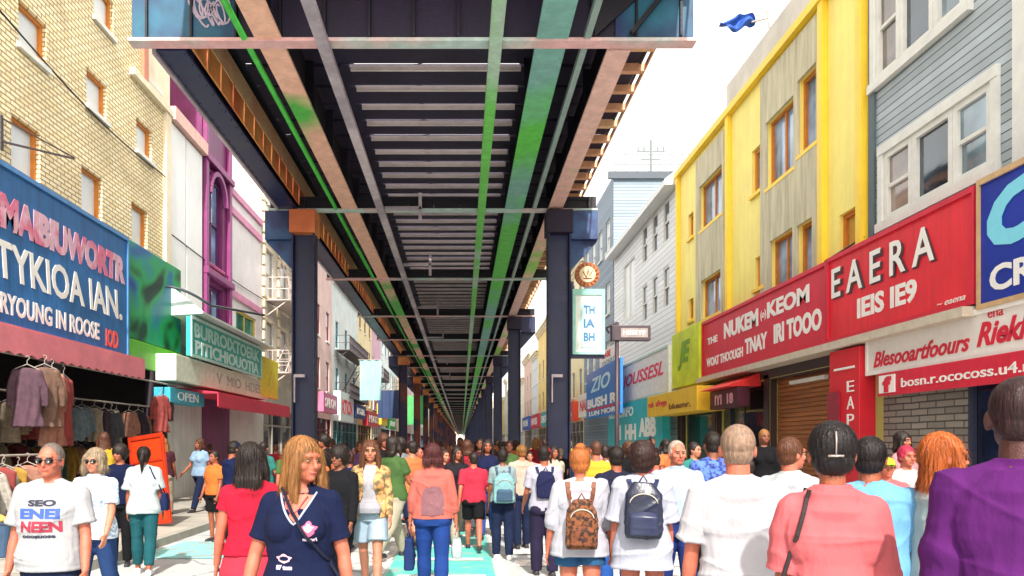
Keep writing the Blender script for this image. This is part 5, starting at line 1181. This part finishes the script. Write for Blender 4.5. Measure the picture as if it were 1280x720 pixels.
def backpack(pr, J, sc, bv, label, m, m2, w_=.15, h_=.42, z=1.2, d_=.13, strapm=None, pockets=True, shape=3.2):
    t = thing('backpack', label, 'backpack', pr.location[:], pr.rotation_euler.z, 'bags worn by people in the crowd')
    zc = z + J['dz']; y0 = min(proj(bv, x, (zc + q) * sc, -1) for x in (-.06, 0, .06) for q in (-.12, 0, .12)) / sc - .008; yc = y0 - d_ / 2
    mb = MB().loft([(0, yc, zc - h_/2, w_ * .9, d_/2 * .8), (0, yc, zc - h_/2 + .04, w_, d_/2), (0, yc, zc, w_, d_/2), (0, yc, zc + h_/2 - .09, w_ * .93, d_/2), (0, yc + .01, zc + h_/2, w_ * .5, d_/2 * .6)], 28, shape)
    mb.v = [(a*sc, b*sc, c*sc) for a, b, c in mb.v]
    local_obj('pack', rmesh(mb, .009, 3, folds(.007, 31)), m, t)
    if pockets:
        mb = MB().loft([(0, yc - d_/2 + .01, zc - h_/2 + .03, w_ * .75, .035), (0, yc - d_/2, zc - h_*.1, w_ * .75, .045), (0, yc - d_/2 + .02, zc - h_*.02, w_ * .6, .02)], 24, shape); mb.v = [(a*sc, b*sc, c*sc) for a, b, c in mb.v]
        local_obj('front_pocket', rmesh(mb, .008, 2, folds(.004, 12)), m2, t)
        zp = MB().path([((w_*.7*math.cos(a))*sc, (yc - d_/2 - .006)*sc, (zc + h_*.12 + .08*math.sin(a))*sc) for a in np.linspace(.1, 3.04, 12)], .005, 5); local_obj('zip', zp.mesh('zip'), GR, t)
    st_ = MB(); sm = strapm or m2
    for s in (-1, 1):
        pts = []
        for k in range(15):
            a = k / 14; X = s * (.085 + .03 * math.sin(a * math.pi))
            if a < .3: Z = zc + h_*.38 + (1.475 + J['dz'] - zc - h_*.38) * a / .3; Y = proj(bv, X*sc, min(Z, 1.46 + J['dz'])*sc, -1)/sc - .008
            else: Z = 1.475 + J['dz'] - (a - .3) / .7 * .32; Y = proj(bv, X*sc, min(Z, 1.455 + J['dz'])*sc, 1)/sc + .008
            pts.append(Vector((X, Y, Z)) * sc)
        for p, q in zip(pts, pts[1:]): st_.bar(p, q, .035, .01) if (p - q).length > 1e-3 else None
    st_.path([Vector((-.03, yc + .03, zc + h_/2)) * sc, Vector((0, yc + .03, zc + h_/2 + .05)) * sc, Vector((.03, yc + .03, zc + h_/2)) * sc], .007, 6)
    local_obj('straps', st_.mesh('straps'), sm, t, False)
    return t
def shoulder_bag(pr, J, sc, bv, label, m, side=1, z=.95, w_=.13, h_=.24, strap='same', long=True, front=False):
    """bag at the hip; strap over the same shoulder or across the chest"""
    t = thing('shoulder_bag', label, 'bag', pr.location[:], pr.rotation_euler.z, 'bags worn by people in the crowd'); zc = z + J['dz']
    xb = side * (J['W'] * .19 + .075)
    mb = MB().loft([(xb, 0, zc - h_/2, .05, w_), (xb, 0, zc, .055, w_), (xb, 0, zc + h_/2, .03, w_ * .85)], 22, 4); mb.v = [(a*sc, b*sc, c*sc) for a, b, c in mb.v]
    local_obj('bag', rmesh(mb, .01, 2, folds(.006, 8)), m, t); st_ = MB()
    for fr in (1, -1):
        pts = []
        for k in range(31):
            a = k / 30; sx = (side if strap == 'same' else -side) * .09
            X = xb * .93 + (sx - xb * .93) * a; Z = (zc + h_/2) + (1.49 + J['dz'] - zc - h_/2) * a
            Y = proj(bv, X*sc, min(Z, 1.46 + J['dz'])*sc, fr)/sc + fr * .013 if abs(X) < .155 * J['W'] else fr * .07
            pts.append(Vector((X, Y, Z)) * sc)
        st_.path(pts, .0085, 8)
    local_obj('strap', st_.mesh('strap'), m, t, False); return t
def carried_bag(pr, J, sc, i, label, m, w_=.15, h_=.3, name='shopping_bag', cat='shopping bag', d_=.06):
    t = thing(name, label, cat, pr.location[:], pr.rotation_euler.z, 'bags carried in people\'s hands')
    hd = J['wr', i] + J['hd', i] * .1; hd = Vector((hd.x, hd.y, hd.z + J['dz'])); x, y, zt = hd.x, hd.y, hd.z - .1
    mb = MB().loft([(x, y, zt - h_, d_, w_ * .9), (x, y, zt - h_/2, d_ * 1.1, w_), (x, y, zt, d_ * .7, w_ * .95)], 20, 5); mb.v = [(a*sc, b*sc, c*sc) for a, b, c in mb.v]
    local_obj('bag', rmesh(mb, .011, 2, folds(.008, 3)), m, t)
    hn = MB(); hn.path([Vector((x, y - w_*.5, zt)) * sc, Vector((x, y - .02, zt + .1)) * sc, Vector((x, y + .02, zt + .1)) * sc, Vector((x, y + w_*.5, zt)) * sc], .006, 6); local_obj('handles', hn.mesh('handles'), m, t); return t
WTEE = clothmat('#c9cbd0'); WPOLO = clothmat('#e2dfe8', var=.06); NVY = clothmat('#121a3c'); JEAN = clothmat('#2b477c'); DJEAN = clothmat('#1c2746'); BLK = clothmat('#17161c')
HB = hairmat('#201613'); HBR = hairmat('#5a3420'); HBL = hairmat('#85592f'); HGI = hairmat('#a2501c'); HGR = hairmat('#80705f')
P = lambda px, d: (px - 577) / 900 * d
# P1 man in the printed tee
r, J, sc, ob, tf = person(dict(h=1.635, skin=SK['pink'], width=1.12, belly=.02, lod=0, hair='buzz', hairm=hairmat('#6d625c'), glasses='dark', stride=(6, -14), knee=(3, 16), yaw=0, arms=((6, 17, 14), (-4, 17, 14)), top=dict(m=WTEE, hem=.88, sleeve=.75, loose=.008, off=.026, fold=.009), bottom=dict(kind='trousers', m=DJEAN), seed=3),
    P(64, 4.7), 4.7, 184, 'man in a lettered light grey tee and sunglasses, walking towards us at left')
bv = tree(ob['shirt']); k = sc; INK = mat('#23263c', .8); INR = mat('#8a2238', .8); INB = mat('#31509a', .8)
for t_, x0, x1, z0, z1, m in (('SEO', -.085, .10, 1.33, 1.375, INK), ('ENEI', -.14, .13, 1.245, 1.315, INB), ('NEEN', -.13, .14, 1.155, 1.23, INR), ('ooosuose', -.12, .1, 1.115, 1.135, INK)): print_on(r, bv, t_, m, x0*k, x1*k, (z0 + J['dz'])*k, (z1 + J['dz'])*k, bold=.05)
# P2
PLAID = stripes('#8aa6c8', '#dfe6ee', 42)
person(dict(h=1.585, fem=True, bust=.012, skin=SK['light'], width=1.1, lod=1, hair='bob', hairlen=.09, hairm=hairmat('#93806a'), glasses='dark', stride=(-12, 10), knee=(14, 3), arms=((14, 12, 22), (-8, 12, 18)), top=dict(m=PLAID, hem=.86, sleeve=.7, off=.024, collar=True), bottom=dict(kind='trousers', m=JEAN), seed=5), P(119, 6.6), 6.6, 178, 'woman in pale blue patterned blouse and sunglasses behind the man in lettered tee')
person(dict(h=1.6, skin=SK['tan'], lod=2, hair='curly', hairm=HB, top=dict(m=NVY, sleeve=1.9), bottom=dict(kind='trousers', m=BLK), seed=6, yaw=-30), P(150, 9.6), 9.6, 200, 'dark haired person in navy half hidden behind the woman in sunglasses')
r, J, sc, ob, tf = person(dict(h=1.59, fem=True, skin=SK['tan'], width=1.05, lod=1, hair='pony', hairm=HB, stride=(8, -8), knee=(2, 10), arms=((4, 12, 8), (6, 12, 10)), top=dict(m=clothmat('#dfe8ec', var=.05), hem=.84, sleeve=.8, loose=.015, off=.032, flare=.03, fold=.008), bottom=dict(kind='trousers', m=clothmat('#1f5a63'), len=.93), shoe=SHOEW, seed=7), P(180, 9.0), 9.0, 12, 'woman seen from behind in a loose white shirt and teal trousers by the clothes shop')
shoulder_bag(r, J, sc, tree(ob['shirt']), 'navy shoulder bag on the woman in white shirt and teal trousers', clothmat('#1e2852'), side=1, z=1.0)
# by the shop entrance
person(dict(h=1.66, skin=SK['tan'], lod=1, hair='short', hairm=HB, hat='cap', capm=clothmat('#1a2448'), stride=(4, -4), arms=((20, 14, 40), (10, 14, 20)), tilt=12, top=dict(m=clothmat('#141e48'), hem=.88, sleeve=.7), bottom=dict(kind='trousers', m=BLK), seed=8), P(291, 10.4), 10.4, -38, 'person in a navy cap and navy tee facing right near the left column')
person(dict(h=1.5, skin=SK['tan'], lod=2, hair='short', hairm=HB, top=dict(m=clothmat('#e07a3a'), sleeve=.7), bottom=dict(kind='shorts', m=BLK, len=.4), seed=9), P(268, 12), 12, 150, 'person in an orange tee beyond the one in the navy cap')
# P7 woman in red
person(dict(h=1.64, fem=True, skin=SK['pink'], width=1.0, lod=0, hair='long', hairlen=.22, hairm=HB, yaw=-18, stride=(-6, 10), knee=(10, 2), arms=((4, 16, 10), (2, 16, 14)), top=dict(m=clothmat('#c41c38'), hem=.96, sleeve=.45, off=.014), bottom=dict(kind='skirt', m=clothmat('#c8384c'), len=.62, flare=.03), seed=10), P(313, 4.9), 4.9, 14, 'dark haired woman in red top and red skirt, seen from behind beside the blonde woman')
# P8 blonde
r, J, sc, ob, tf = person(dict(h=1.665, fem=True, bust=.02, skin=SK['pink'], width=1.12, belly=.012, lod=0, hair='long', hairlen=.25, hairm=HBL, yaw=52, tilt=2, stride=(8, -10), arms=((-3, 20, 8), (4, 24, 10)), top=dict(m=NVY, hem=.86, sleeve=.72, off=.017, neck=1.458, fold=.005), bottom=dict(kind='trousers', m=DJEAN), seed=11), P(376, 3.75), 3.75, 178, 'blonde woman in a navy tee with small pink prints, foreground, looking left')
bv = tree(ob['shirt']); PK = mat('#e0567a', .7); k = sc; dz_ = J['dz']
circ = lambda cx, cz, rx, rz, n=14, w=0: [((cx + rx*math.cos(2*math.pi*i/n)*(1 + w*math.sin(5*2*math.pi*i/n)))*k, (cz + dz_ + rz*math.sin(2*math.pi*i/n)*(1 + w*math.cos(4*2*math.pi*i/n)))*k) for i in range(n)]
patch(r, bv, PK, circ(-.085, 1.28, .04, .035, 20, .25)); patch(r, bv, mat('#e8dce6', .7), circ(-.085, 1.285, .022, .018, 20, .3), lift=.006)
print_on(r, bv, 'omori', mat('#d9c6d6', .7), .05*k, .125*k, (1.215+dz_)*k, (1.235+dz_)*k, bold=.04)
patch(r, bv, mat('#d8a8b8', .7), circ(.055, 1.12, .04, .022, 20, .2)); patch(r, bv, NVY, circ(.055, 1.12, .026, .012, 14), lift=.006)
print_on(r, bv, '87 tom', mat('#c9b7e0', .7), -.1*k, -.01*k, (1.06+dz_)*k, (1.085+dz_)*k, bold=.05)
# neckline trim and strap laid along the shirt
tm = MB(); tp_ = []
for a in np.linspace(-1, 1, 19): X = a * .1; Z = 1.30 + .165 * abs(a) ** 1.3; tp_.append(Vector((X*k, proj(bv, X*k, (Z+dz_)*k) + .004, (Z+dz_)*k)))
tm.path(tp_, .006, 6); local_obj('neckline_trim', tm.mesh('t'), mat('#8f98b4', .6), r)
vn = MB(); 
patch(r, bv, SK['pink'], [(X*k, (Z+dz_)*k) for X, Z in [(-.09, 1.45), (-.05, 1.385), (-.02, 1.335), (0, 1.312), (.02, 1.335), (.05, 1.385), (.09, 1.45), (.05, 1.46), (0, 1.46), (-.05, 1.46)]], name='bare_neckline', lift=.003)
nk = MB().path([Vector((X*k, proj(bv, X*k, (Z+dz_)*k) + .005, (Z+dz_)*k)) for X, Z in [(.07, 1.45), (.04, 1.39), (.01, 1.345), (-.02, 1.38), (-.06, 1.445)]], .004, 6); local_obj('necklace', nk.mesh('n'), mat('#8a2f3a', .4), r)
shoulder_bag(r, J, sc, bv, 'thin dark crossbody bag strapped across the blonde woman in navy', clothmat('#202438'), side=-1, z=.86, strap='cross', w_=.1, h_=.18)
# middle
person(dict(h=1.6, skin=SK['brown'], lod=1, hair='curly', hairm=HB, stride=(8, -8), top=dict(m=BLK, sleeve=1.9), bottom=dict(kind='trousers', m=BLK), seed=12), P(424, 7.6), 7.6, 160, 'person in black with a mass of dark curls right behind the blonde woman')
r, J, sc, ob, tf = person(dict(h=1.675, fem=True, bust=.01, skin=SK['light'], lod=1, hair='long', hairlen=.26, hairm=HBR, yaw=6, stride=(14, -12), knee=(4, 18), arms=((6, 16, 22), (-6, 16, 20)), top=dict(m=clothmat('#c7c3cc'), hem=.93, sleeve=.3, off=.016), bottom=dict(kind='shorts', m=clothmat('#b9d0e6'), len=.36, loose=.02), shoe=SHOEW, seed=13), P(463, 7.9), 7.9, 180, 'brown haired woman in an open olive and tan jacket and pale shorts, walking towards us')
J2 = J; jk = MB(); torso(jk, J, .034, .88, 1.47, .02)
for i in (0, 1):
    S, E, Wp = J['sh', i], J['el', i], J['wr', i]; jk.ell(S, .072); jk.tube(S, E, .074, .06, 14); jk.ell(E, .06); jk.tube(E, E.lerp(Wp, .95), .06, .045, 14)
jk.v = [(a*sc, b*sc, (c + J['dz'])*sc) for a, b, c in jk.v]; me = rmesh(jk, .011, 3, folds(.009, 44))
import bmesh
bm = bmesh.new(); bm.from_mesh(me)
bmesh.ops.delete(bm, geom=[f for f in bm.faces if f.calc_center_median().y > .03 and abs(f.calc_center_median().x) < .085 + .03*math.sin(f.calc_center_median().z*9) and f.normal.y > -.3], context='FACES'); bm.to_mesh(me); bm.free()
jo = local_obj('jacket', me, stripes('#5c5236', '#c08a58', 16), r); sm_ = jo.modifiers.new('solid', 'SOLIDIFY'); sm_.thickness = .012
fp = MB().loft([(0, .17, .94 + J['dz'], .13, .04), (0, .175, 1.0 + J['dz'], .14, .05), (0, .17, 1.06 + J['dz'], .12, .035)], 20, 3); fp.v = [(a*sc, b*sc, c*sc) for a, b, c in fp.v]
wb_ = thing('waist_bag', 'pale grey waist bag in front of the woman in the open jacket', 'bag', r.location[:], r.rotation_euler.z, 'bags worn by people in the crowd'); local_obj('pouch', rmesh(fp, .009, 2), clothmat('#b3b0bc'), wb_)
local_obj('belt', MB().path([Vector((.165*math.cos(a)*sc, (.01 + .135*math.sin(a))*sc, (1.03 + J['dz'])*sc)) for a in np.linspace(0, 6.28, 24)], .012, 6).mesh('belt'), clothmat('#4a4654'), wb_)
r, J, sc, ob, tf = person(dict(h=1.625, fem=True, skin=SK['pink'], width=1.22, lod=0, hair='bob', hairlen=.06, hairm=hairmat('#4a1e20'), stride=(10, -9), knee=(4, 12), arms=((4, 17, 10), (0, 17, 10)), top=dict(m=clothmat('#c96a60'), hem=.92, sleeve=1.55, off=.02, fold=.008), bottom=dict(kind='trousers', m=clothmat('#1f3f88'), top=1.02), seed=14), P(541, 7.6), 7.6, 0, 'broad woman in coral top with mauve back panel and blue jeans, walking away')
bv = tree(ob['shirt']); patch(r, bv, clothmat('#8d6068'), [(x*sc, (z + J['dz'])*sc) for x, z in [(-.12, .97), (0, .96), (.13, .98), (.135, 1.08), (.12, 1.2), (.09, 1.28), (0, 1.29), (-.09, 1.26), (-.12, 1.18), (-.13, 1.07)]], side=-1, name='back_panel', lift=.013)
carried_bag(r, J, sc, 0, 'dark blue shopping bag in the left hand of the woman in coral', clothmat('#223468'), h_=.36)
carried_bag(r, J, sc, 1, 'small white shopping bag in the right hand of the woman in coral', clothmat('#cfe0e4'), h_=.22, w_=.1)
r, J, sc, ob, tf = person(dict(h=1.55, fem=True, skin=SK['brown'], width=1.0, lod=1, hair='bun', hairm=HB, stride=(4, -5), arms=((6, 10, 20), (6, 10, 20)), top=dict(m=clothmat('#8fa3a8'), sleeve=.7, hem=.9), bottom=dict(kind='trousers', m=DJEAN), shoe=SHOEW, seed=15), P(628, 10.2), 10.2, 4, 'dark haired person carrying a pale blue backpack, walking away at centre')
backpack(r, J, sc, tree(ob['shirt']), 'pale teal blue backpack with a dark upper half', clothmat('#86b6be'), clothmat('#46607a'), w_=.17, h_=.46, z=1.14)
person(dict(h=1.6, skin=SK['light'], lod=1, hair='short', hairm=HBL, hat='cap', capm=clothmat('#c9b23a'), stride=(-5, 6), top=dict(m=clothmat('#d3b8a8'), sleeve=.7), bottom=dict(kind='trousers', m=DJEAN), seed=16), P(652, 11.2), 11.2, 10, 'person in a mustard yellow cap and beige shirt just right of the pale blue backpack')
r, J, sc, ob, tf = person(dict(h=1.6, skin=SK['tan'], width=1.05, lod=1, hair='short', hairm=HB, hat='cap', capm=clothmat('#c22a48'), yaw=-25, stride=(5, -6), arms=((10, 14, 30), (0, 12, 12)), top=dict(m=clothmat('#cfcbe0'), sleeve=.75, hem=.88), bottom=dict(kind='trousers', m=clothmat('#2a2440'), loose=.01), seed=17), P(680, 8.9), 8.9, 2, 'person in red cap, lilac white tee and dark trousers by the right column')
backpack(r, J, sc, tree(ob['shirt']), 'thin navy vest like backpack on the person in the red cap', clothmat('#1f2348'), clothmat('#2b305c'), w_=.13, h_=.36, d_=.07, z=1.24, pockets=False)
# P14, P15
r, J, sc, ob, tf = person(dict(h=1.60, fem=True, skin=SK['pink'], width=1.12, lod=0, hair='bun', hairm=hairmat('#a8602e'), stride=(5, -5), arms=((5, 20, 10), (5, 18, 14)), top=dict(m=clothmat('#dcdbea', var=.05), hem=.845, flare=.04, sleeve=1.25, off=.034, fold=.010, loose=.02), bottom=dict(kind='shorts', m=clothmat('#2c5a86'), len=.18, loose=.015, off=.02), seed=18), P(725, 5.6), 5.6, -6, 'woman with ginger bun in loose white top and denim shorts, from behind')
backpack(r, J, sc, tree(ob['shirt']), 'small brown leopard patterned backpack with thin straps', stripes('#28120c', '#70401f', 34), stripes('#28120c', '#6a381c', 34), w_=.135, h_=.40, z=1.13, strapm=mat('#6a3a22', .6))
r, J, sc, ob, tf = person(dict(h=1.63, fem=True, skin=SK['pink'], width=1.08, lod=0, hair='curly', hairm=hairmat('#2e1714'), stride=(-4, 4), arms=((4, 14, 10), (6, 12, 10)), top=dict(m=clothmat('#d5d8ec', var=.05), hem=.76, sleeve=.95, off=.034, flare=.05, fold=.009, loose=.02), bottom=dict(kind='shorts', m=clothmat('#b0b4d0'), len=.12), seed=19), P(803, 5.4), 5.4, -12, 'dark haired woman in long pale lilac shirt with black backpack, from behind')
backpack(r, J, sc, tree(ob['shirt']), 'rounded shiny black backpack on the long pale shirt', mat('#1b2036', .35, .3, 4, .2), mat('#262c48', .35, .3, 4), w_=.15, h_=.44, z=1.24)
person(dict(h=1.6, skin=SK['tan'], lod=1, hair='short', hairm=HB, stride=(8, -8), arms=((5, 12, 15), (5, 12, 15)), top=dict(m=clothmat('#22243c'), sleeve=1.9), bottom=dict(kind='trousers', m=clothmat('#2c5cb0')), seed=20), P(770, 7.2), 7.2, 5, 'person in a dark top and bright blue jeans between the leopard and the black backpacks')
# P17 older man facing us
person(dict(h=1.66, skin=SK['pink'], width=1.15, belly=.03, lod=0, hair='buzz', hairm=hairmat('#a8988c'), yaw=8, stride=(8, -8), knee=(3, 12), arms=((6, 16, 16), (0, 16, 14)), top=dict(m=clothmat('#b9c9dc', var=.06), hem=1.0, sleeve=.8, off=.022, collar=True, loose=.01), bottom=dict(kind='trousers', m=clothmat('#24387c'), top=1.03), seed=21), P(846, 6.6), 6.6, 176, 'older man with thin grey hair in a pale blue collared shirt, facing us')
person(dict(h=1.74, skin=SK['brown'], width=1.05, lod=1, hair='short', hairm=HB, stride=(4, -4), top=dict(m=stripes('#1c2a6a', '#4a6ac0', 24), sleeve=.8), bottom=dict(kind='trousers', m=BLK), seed=22), P(890, 7.4), 7.4, 8, 'dark haired man in a blue patterned shirt, mostly behind the man in the white polo')
# P19 white polo
person(dict(h=1.725, skin=SK['pink'], width=.98, lod=0, hair='buzz', headw=1.06, hairm=hairmat('#8a705e'), arms=((2, 13, 8), (2, 15, 10)), top=dict(m=WPOLO, hem=.84, sleeve=.82, off=.026, collar=True, loose=.012, fold=.009), bottom=dict(kind='trousers', m=clothmat('#5c6070')), seed=23), P(922, 3.55), 3.55, -14, 'man with cropped grey hair in white polo shirt, foreground, seen from behind')
person(dict(h=1.67, skin=SK['pink'], lod=1, hair='short', hairm=HBR, yaw=-30, arms=((10, 12, 20), (10, 12, 20)), top=dict(m=clothmat('#dfe3ea', var=.06), sleeve=.8, collar=True), bottom=dict(kind='trousers', m=DJEAN), seed=24), P(988, 5.2), 5.2, -48, 'brown haired person in white shirt, sideways between white polo and salmon shirt')
# P21 salmon shirt
r, J, sc, ob, tf = person(dict(h=1.715, fem=True, skin=SK['tan'], width=.92, lod=0, headw=1.04, hair='short', hairm=hairmat('#161013'), arms=((4, 9, 10), (4, 9, 10)), top=dict(m=clothmat('#d66a70', var=.1), hem=.84, sleeve=.9, off=.022, loose=.012, fold=.008, collar=True), bottom=dict(kind='trousers', m=BLK), seed=25), P(1040, 2.85), 2.85, -20, 'black haired person with hair clip in salmon red shirt, back to us')
hcl = MB().path([tf((0, -.125 - .004*0, .09)), tf((0, -.137, .05)), tf((0, -.13, .0))], .003, 6); hcl.bar(tf((-.028, -.125, -.005)), tf((.028, -.125, -.005)), .006, .008); local_obj('hair_clip', hcl.mesh('c'), mat('#b8a7a0', .3, metal=.6), r)
shoulder_bag(r, J, sc, tree(ob['shirt']), 'thin black strapped bag on the left shoulder of the person in salmon', mat('#1c1418', .5), side=-1, z=.84, strap='same')
person(dict(h=1.665, skin=SK['tan'], width=1.18, lod=0, hair='short', hairm=hairmat('#1a1216'), yaw=-12, arms=((4, 15, 20), (6, 16, 30)), top=dict(m=clothmat('#74b0de', var=.1), hem=.86, sleeve=.95, off=.03, collar=True, loose=.02, fold=.011), bottom=dict(kind='trousers', m=DJEAN), seed=26), P(1087, 3.95), 3.95, -24, 'black haired man in a light sky blue shirt behind the salmon red shirt')
r, J, sc, ob, tf = person(dict(h=1.68, fem=True, bust=.012, skin=SK['pink'], width=1.05, lod=0, hair='long', hairlen=.24, hairm=HGI, glasses='dark', yaw=-12, arms=((-6, 14, 18), (4, 12, 20)), top=dict(m=clothmat('#c9dcdc', var=.06), hem=.86, sleeve=.8, off=.024, loose=.012), bottom=dict(kind='trousers', m=JEAN), seed=27), P(1178, 3.75), 3.75, -92, 'woman with long ginger hair and sunglasses in a pale mint tee, in profile facing right')
shoulder_bag(r, J, sc, tree(ob['shirt']), 'black and crimson shoulder bag beside the ginger haired woman', stripes('#201418', '#9a3a48', 9), side=-1, z=.96, w_=.14, h_=.26)
person(dict(h=1.85, skin=SK['dark'], width=.90, lod=0, hair='buzz', hairm=hairmat('#2a1214'), headw=1.08, arms=((4, 8, 10), (4, 8, 10)), top=dict(m=clothmat('#5a1d68', var=.18), hem=.84, sleeve=1.95, off=.028, collar=True, fold=.009), bottom=dict(kind='trousers', m=BLK), seed=28), P(1276, 2.35), 2.35, -30, 'big dark skinned man in a purple long sleeved top, cropped by the right edge')
person(dict(h=1.6, skin=SK['pink'], lod=1, hair='short', hairm=hairmat('#b02a48'), yaw=10, top=dict(m=clothmat('#d8cdd0'), sleeve=.7), bottom=dict(kind='trousers', m=JEAN), seed=29), P(1133, 7.6), 7.6, 172, 'person with red hair far behind between the sky blue shirt and the ginger hair')
person(dict(h=1.5, skin=SK['pink'], lod=1, hair='short', hairm=HBR, hat='cap', capm=clothmat('#b8d23a'), top=dict(m=clothmat('#d86a70'), sleeve=.7), bottom=dict(kind='trousers', m=JEAN), seed=30), P(1108, 7.0), 7.0, 165, 'person in a lime green cap by the pale placard')

# ------------------------------------------------------------------ the crowd farther down: a few builds, copied
def proto(**k):
    o = dict(lod=2, skin=SK['tan'], face=True, hairm=HB); o.update(k); J, sc, parts, tf = body_parts(o); return [(kk if isinstance(kk, str) else kk[0], me, m) for kk, (me, m) in parts.items()]
T0 = clothmat('#808080')
PR = []
for q in range(9):
    fem = q % 2 == 0; rr = random.Random(100 + q); a = rr.uniform(12, 24)
    PR.append(proto(fem=fem, bust=.01, h=rr.uniform(1.58, 1.76), width=rr.uniform(.95, 1.18), lod=2, hair=['long', 'short', 'bun', 'short', 'bob', 'buzz', 'pony', 'short', 'curly'][q], stride=(a, -a) if q % 3 else (-a, a), knee=(3, 16) if q % 3 else (16, 3),
        arms=((-a * .8, 11, 14), (a * .8, 11 + q, [22, 60, 15, 85, 30, 20, 70, 18, 40][q])), skin=[SK['tan'], SK['pink'], SK['brown'], SK['light']][q % 4], yaw=rr.uniform(-25, 25), top=dict(m=T0, sleeve=[.6, .8, 1.9, .7][q % 4], hem=.88), bottom=dict(kind=['trousers', 'shorts', 'trousers', 'skirt' if fem else 'trousers'][q % 4], m=T0, len=[1, .4, 1, .5][q % 4]), seed=50 + q))
hairn = ['long haired', 'short haired', 'bun wearing', 'short haired', 'bobbed', 'close cropped', 'ponytailed', 'short haired', 'curly haired']
tops = [('#1c2248', 'dark navy'), ('#26242c', 'charcoal'), ('#3a2028', 'dark wine'), ('#17161c', 'jet black'), ('#c8334a', 'red'), ('#e6e3e6', 'white'), ('#1c2248', 'navy'), ('#17161c', 'black'), ('#e0a0a8', 'pink'), ('#9ab8d8', 'light blue'), ('#d87a4a', 'orange'), ('#6a4a7a', 'violet'), ('#3a8a84', 'teal'), ('#c9bfae', 'beige'), ('#8a8a92', 'grey'), ('#d8b23a', 'mustard'), ('#a82838', 'crimson'), ('#4a6a3a', 'olive'), ('#4f2530', 'maroon')]
bots = [('#1c2746', 'dark jeans'), ('#2f58a8', 'blue jeans'), ('#17161c', 'black trousers'), ('#b8ae9a', 'khaki trousers'), ('#5a5a64', 'grey trousers'), ('#3b2f4a', 'plum trousers')]
hairs = [HB, HB, HBR, HB, HBL, HGR, hairmat('#3a1c18'), hairmat('#4a2a1c')]
spots = []
for px, d in [(395, 10.5), (405, 14), (438, 11), (492, 10.2), (500, 12.5), (515, 11.4), (480, 13), (523, 14), (556, 12.2), (571, 11.5), (584, 13), (592, 11), (600, 15), (609, 12.4), (617, 16), (565, 16), (548, 18), (536, 15.5), (510, 17), (528, 19), (490, 17.5), (470, 19), (450, 16), (575, 20), (587, 22), (598, 19), (560, 24), (544, 26), (522, 24), (505, 23), (488, 25), (612, 21), (625, 19), (636, 14.5), (645, 20), (662, 15), (670, 19), (655, 25), (630, 27), (604, 28), (582, 30), (566, 33), (550, 35), (533, 31), (516, 34), (594, 36), (615, 37), (640, 33), (573, 42), (560, 46), (586, 48), (600, 44), (545, 44), (622, 46), (530, 41), (692, 13), (700, 17), (745, 9.6), (757, 12), (750, 17), (785, 12), (800, 16), (820, 11), (832, 14), (815, 19), (868, 11), (905, 10), (935, 9), (955, 12), (712, 24), (735, 24), (330, 14), (345, 19), (362, 13), (415, 21), (432, 25), (318, 20), (250, 16), (262, 21), (1128, 9.5), (130, 12.5), (205, 15), (475, 31), (459, 28), (495, 38), (668, 31), (680, 26), (577, 56), (569, 62), (589, 66), (603, 58), (553, 57), (563, 75), (583, 80), (447, 34)]:
    spots.append((px, d))
rnd = random.Random(77); seen = set()
place = lambda px, d: 'past the near left column' if px < 395 else 'left of the centre line' if px < 540 else 'under the railway' if px < 620 else 'between the right columns' if px < 720 else 'by the right hand shops'
dist = lambda d: 'near crowd' if d < 13 else 'middle crowd' if d < 22 else 'far crowd' if d < 40 else 'farthest crowd'
for n_, (px, d) in enumerate(spots):
    for tr_ in range(40):
        q = rnd.randrange(9); t_, b_ = rnd.choice(tops), rnd.choice(bots); lab = f'{hairn[q]} person, {t_[1]} top, {b_[1]}, {place(px, d)}, {dist(d)}'
        if lab not in seen: break
    seen.add(lab); x = P(px, d); hm = rnd.choice(hairs); away = rnd.random() < .62
    root = thing('person', lab, 'person', (x, d, .12 if abs(x) > 4.9 else 0), R((0 if away else 180) + rnd.uniform(-42, 42)), 'people in the crowd')
    s_ = rnd.uniform(.88, 1.05); root.scale = (s_, s_, s_)
    for nm_, me, m in PR[q]:
        if d > 24 and nm_ in ('eye', 'pupil', 'eyebrow', 'lips'): continue
        ob = bpy.data.objects.new(nm_, me); COL.objects.link(ob); ob.parent = root
        if not me.materials: me.materials.append(m)
        mm = {'shirt': clothmat(t_[0]), 'trousers': clothmat(b_[0]), 'shorts': clothmat(b_[0]), 'skirt': clothmat(b_[0]), 'hair': hm}.get(nm_)
        if mm is not None: ob.material_slots[0].link = 'OBJECT'; ob.material_slots[0].material = mm
        elif me.materials[0] is None: me.materials[0] = m
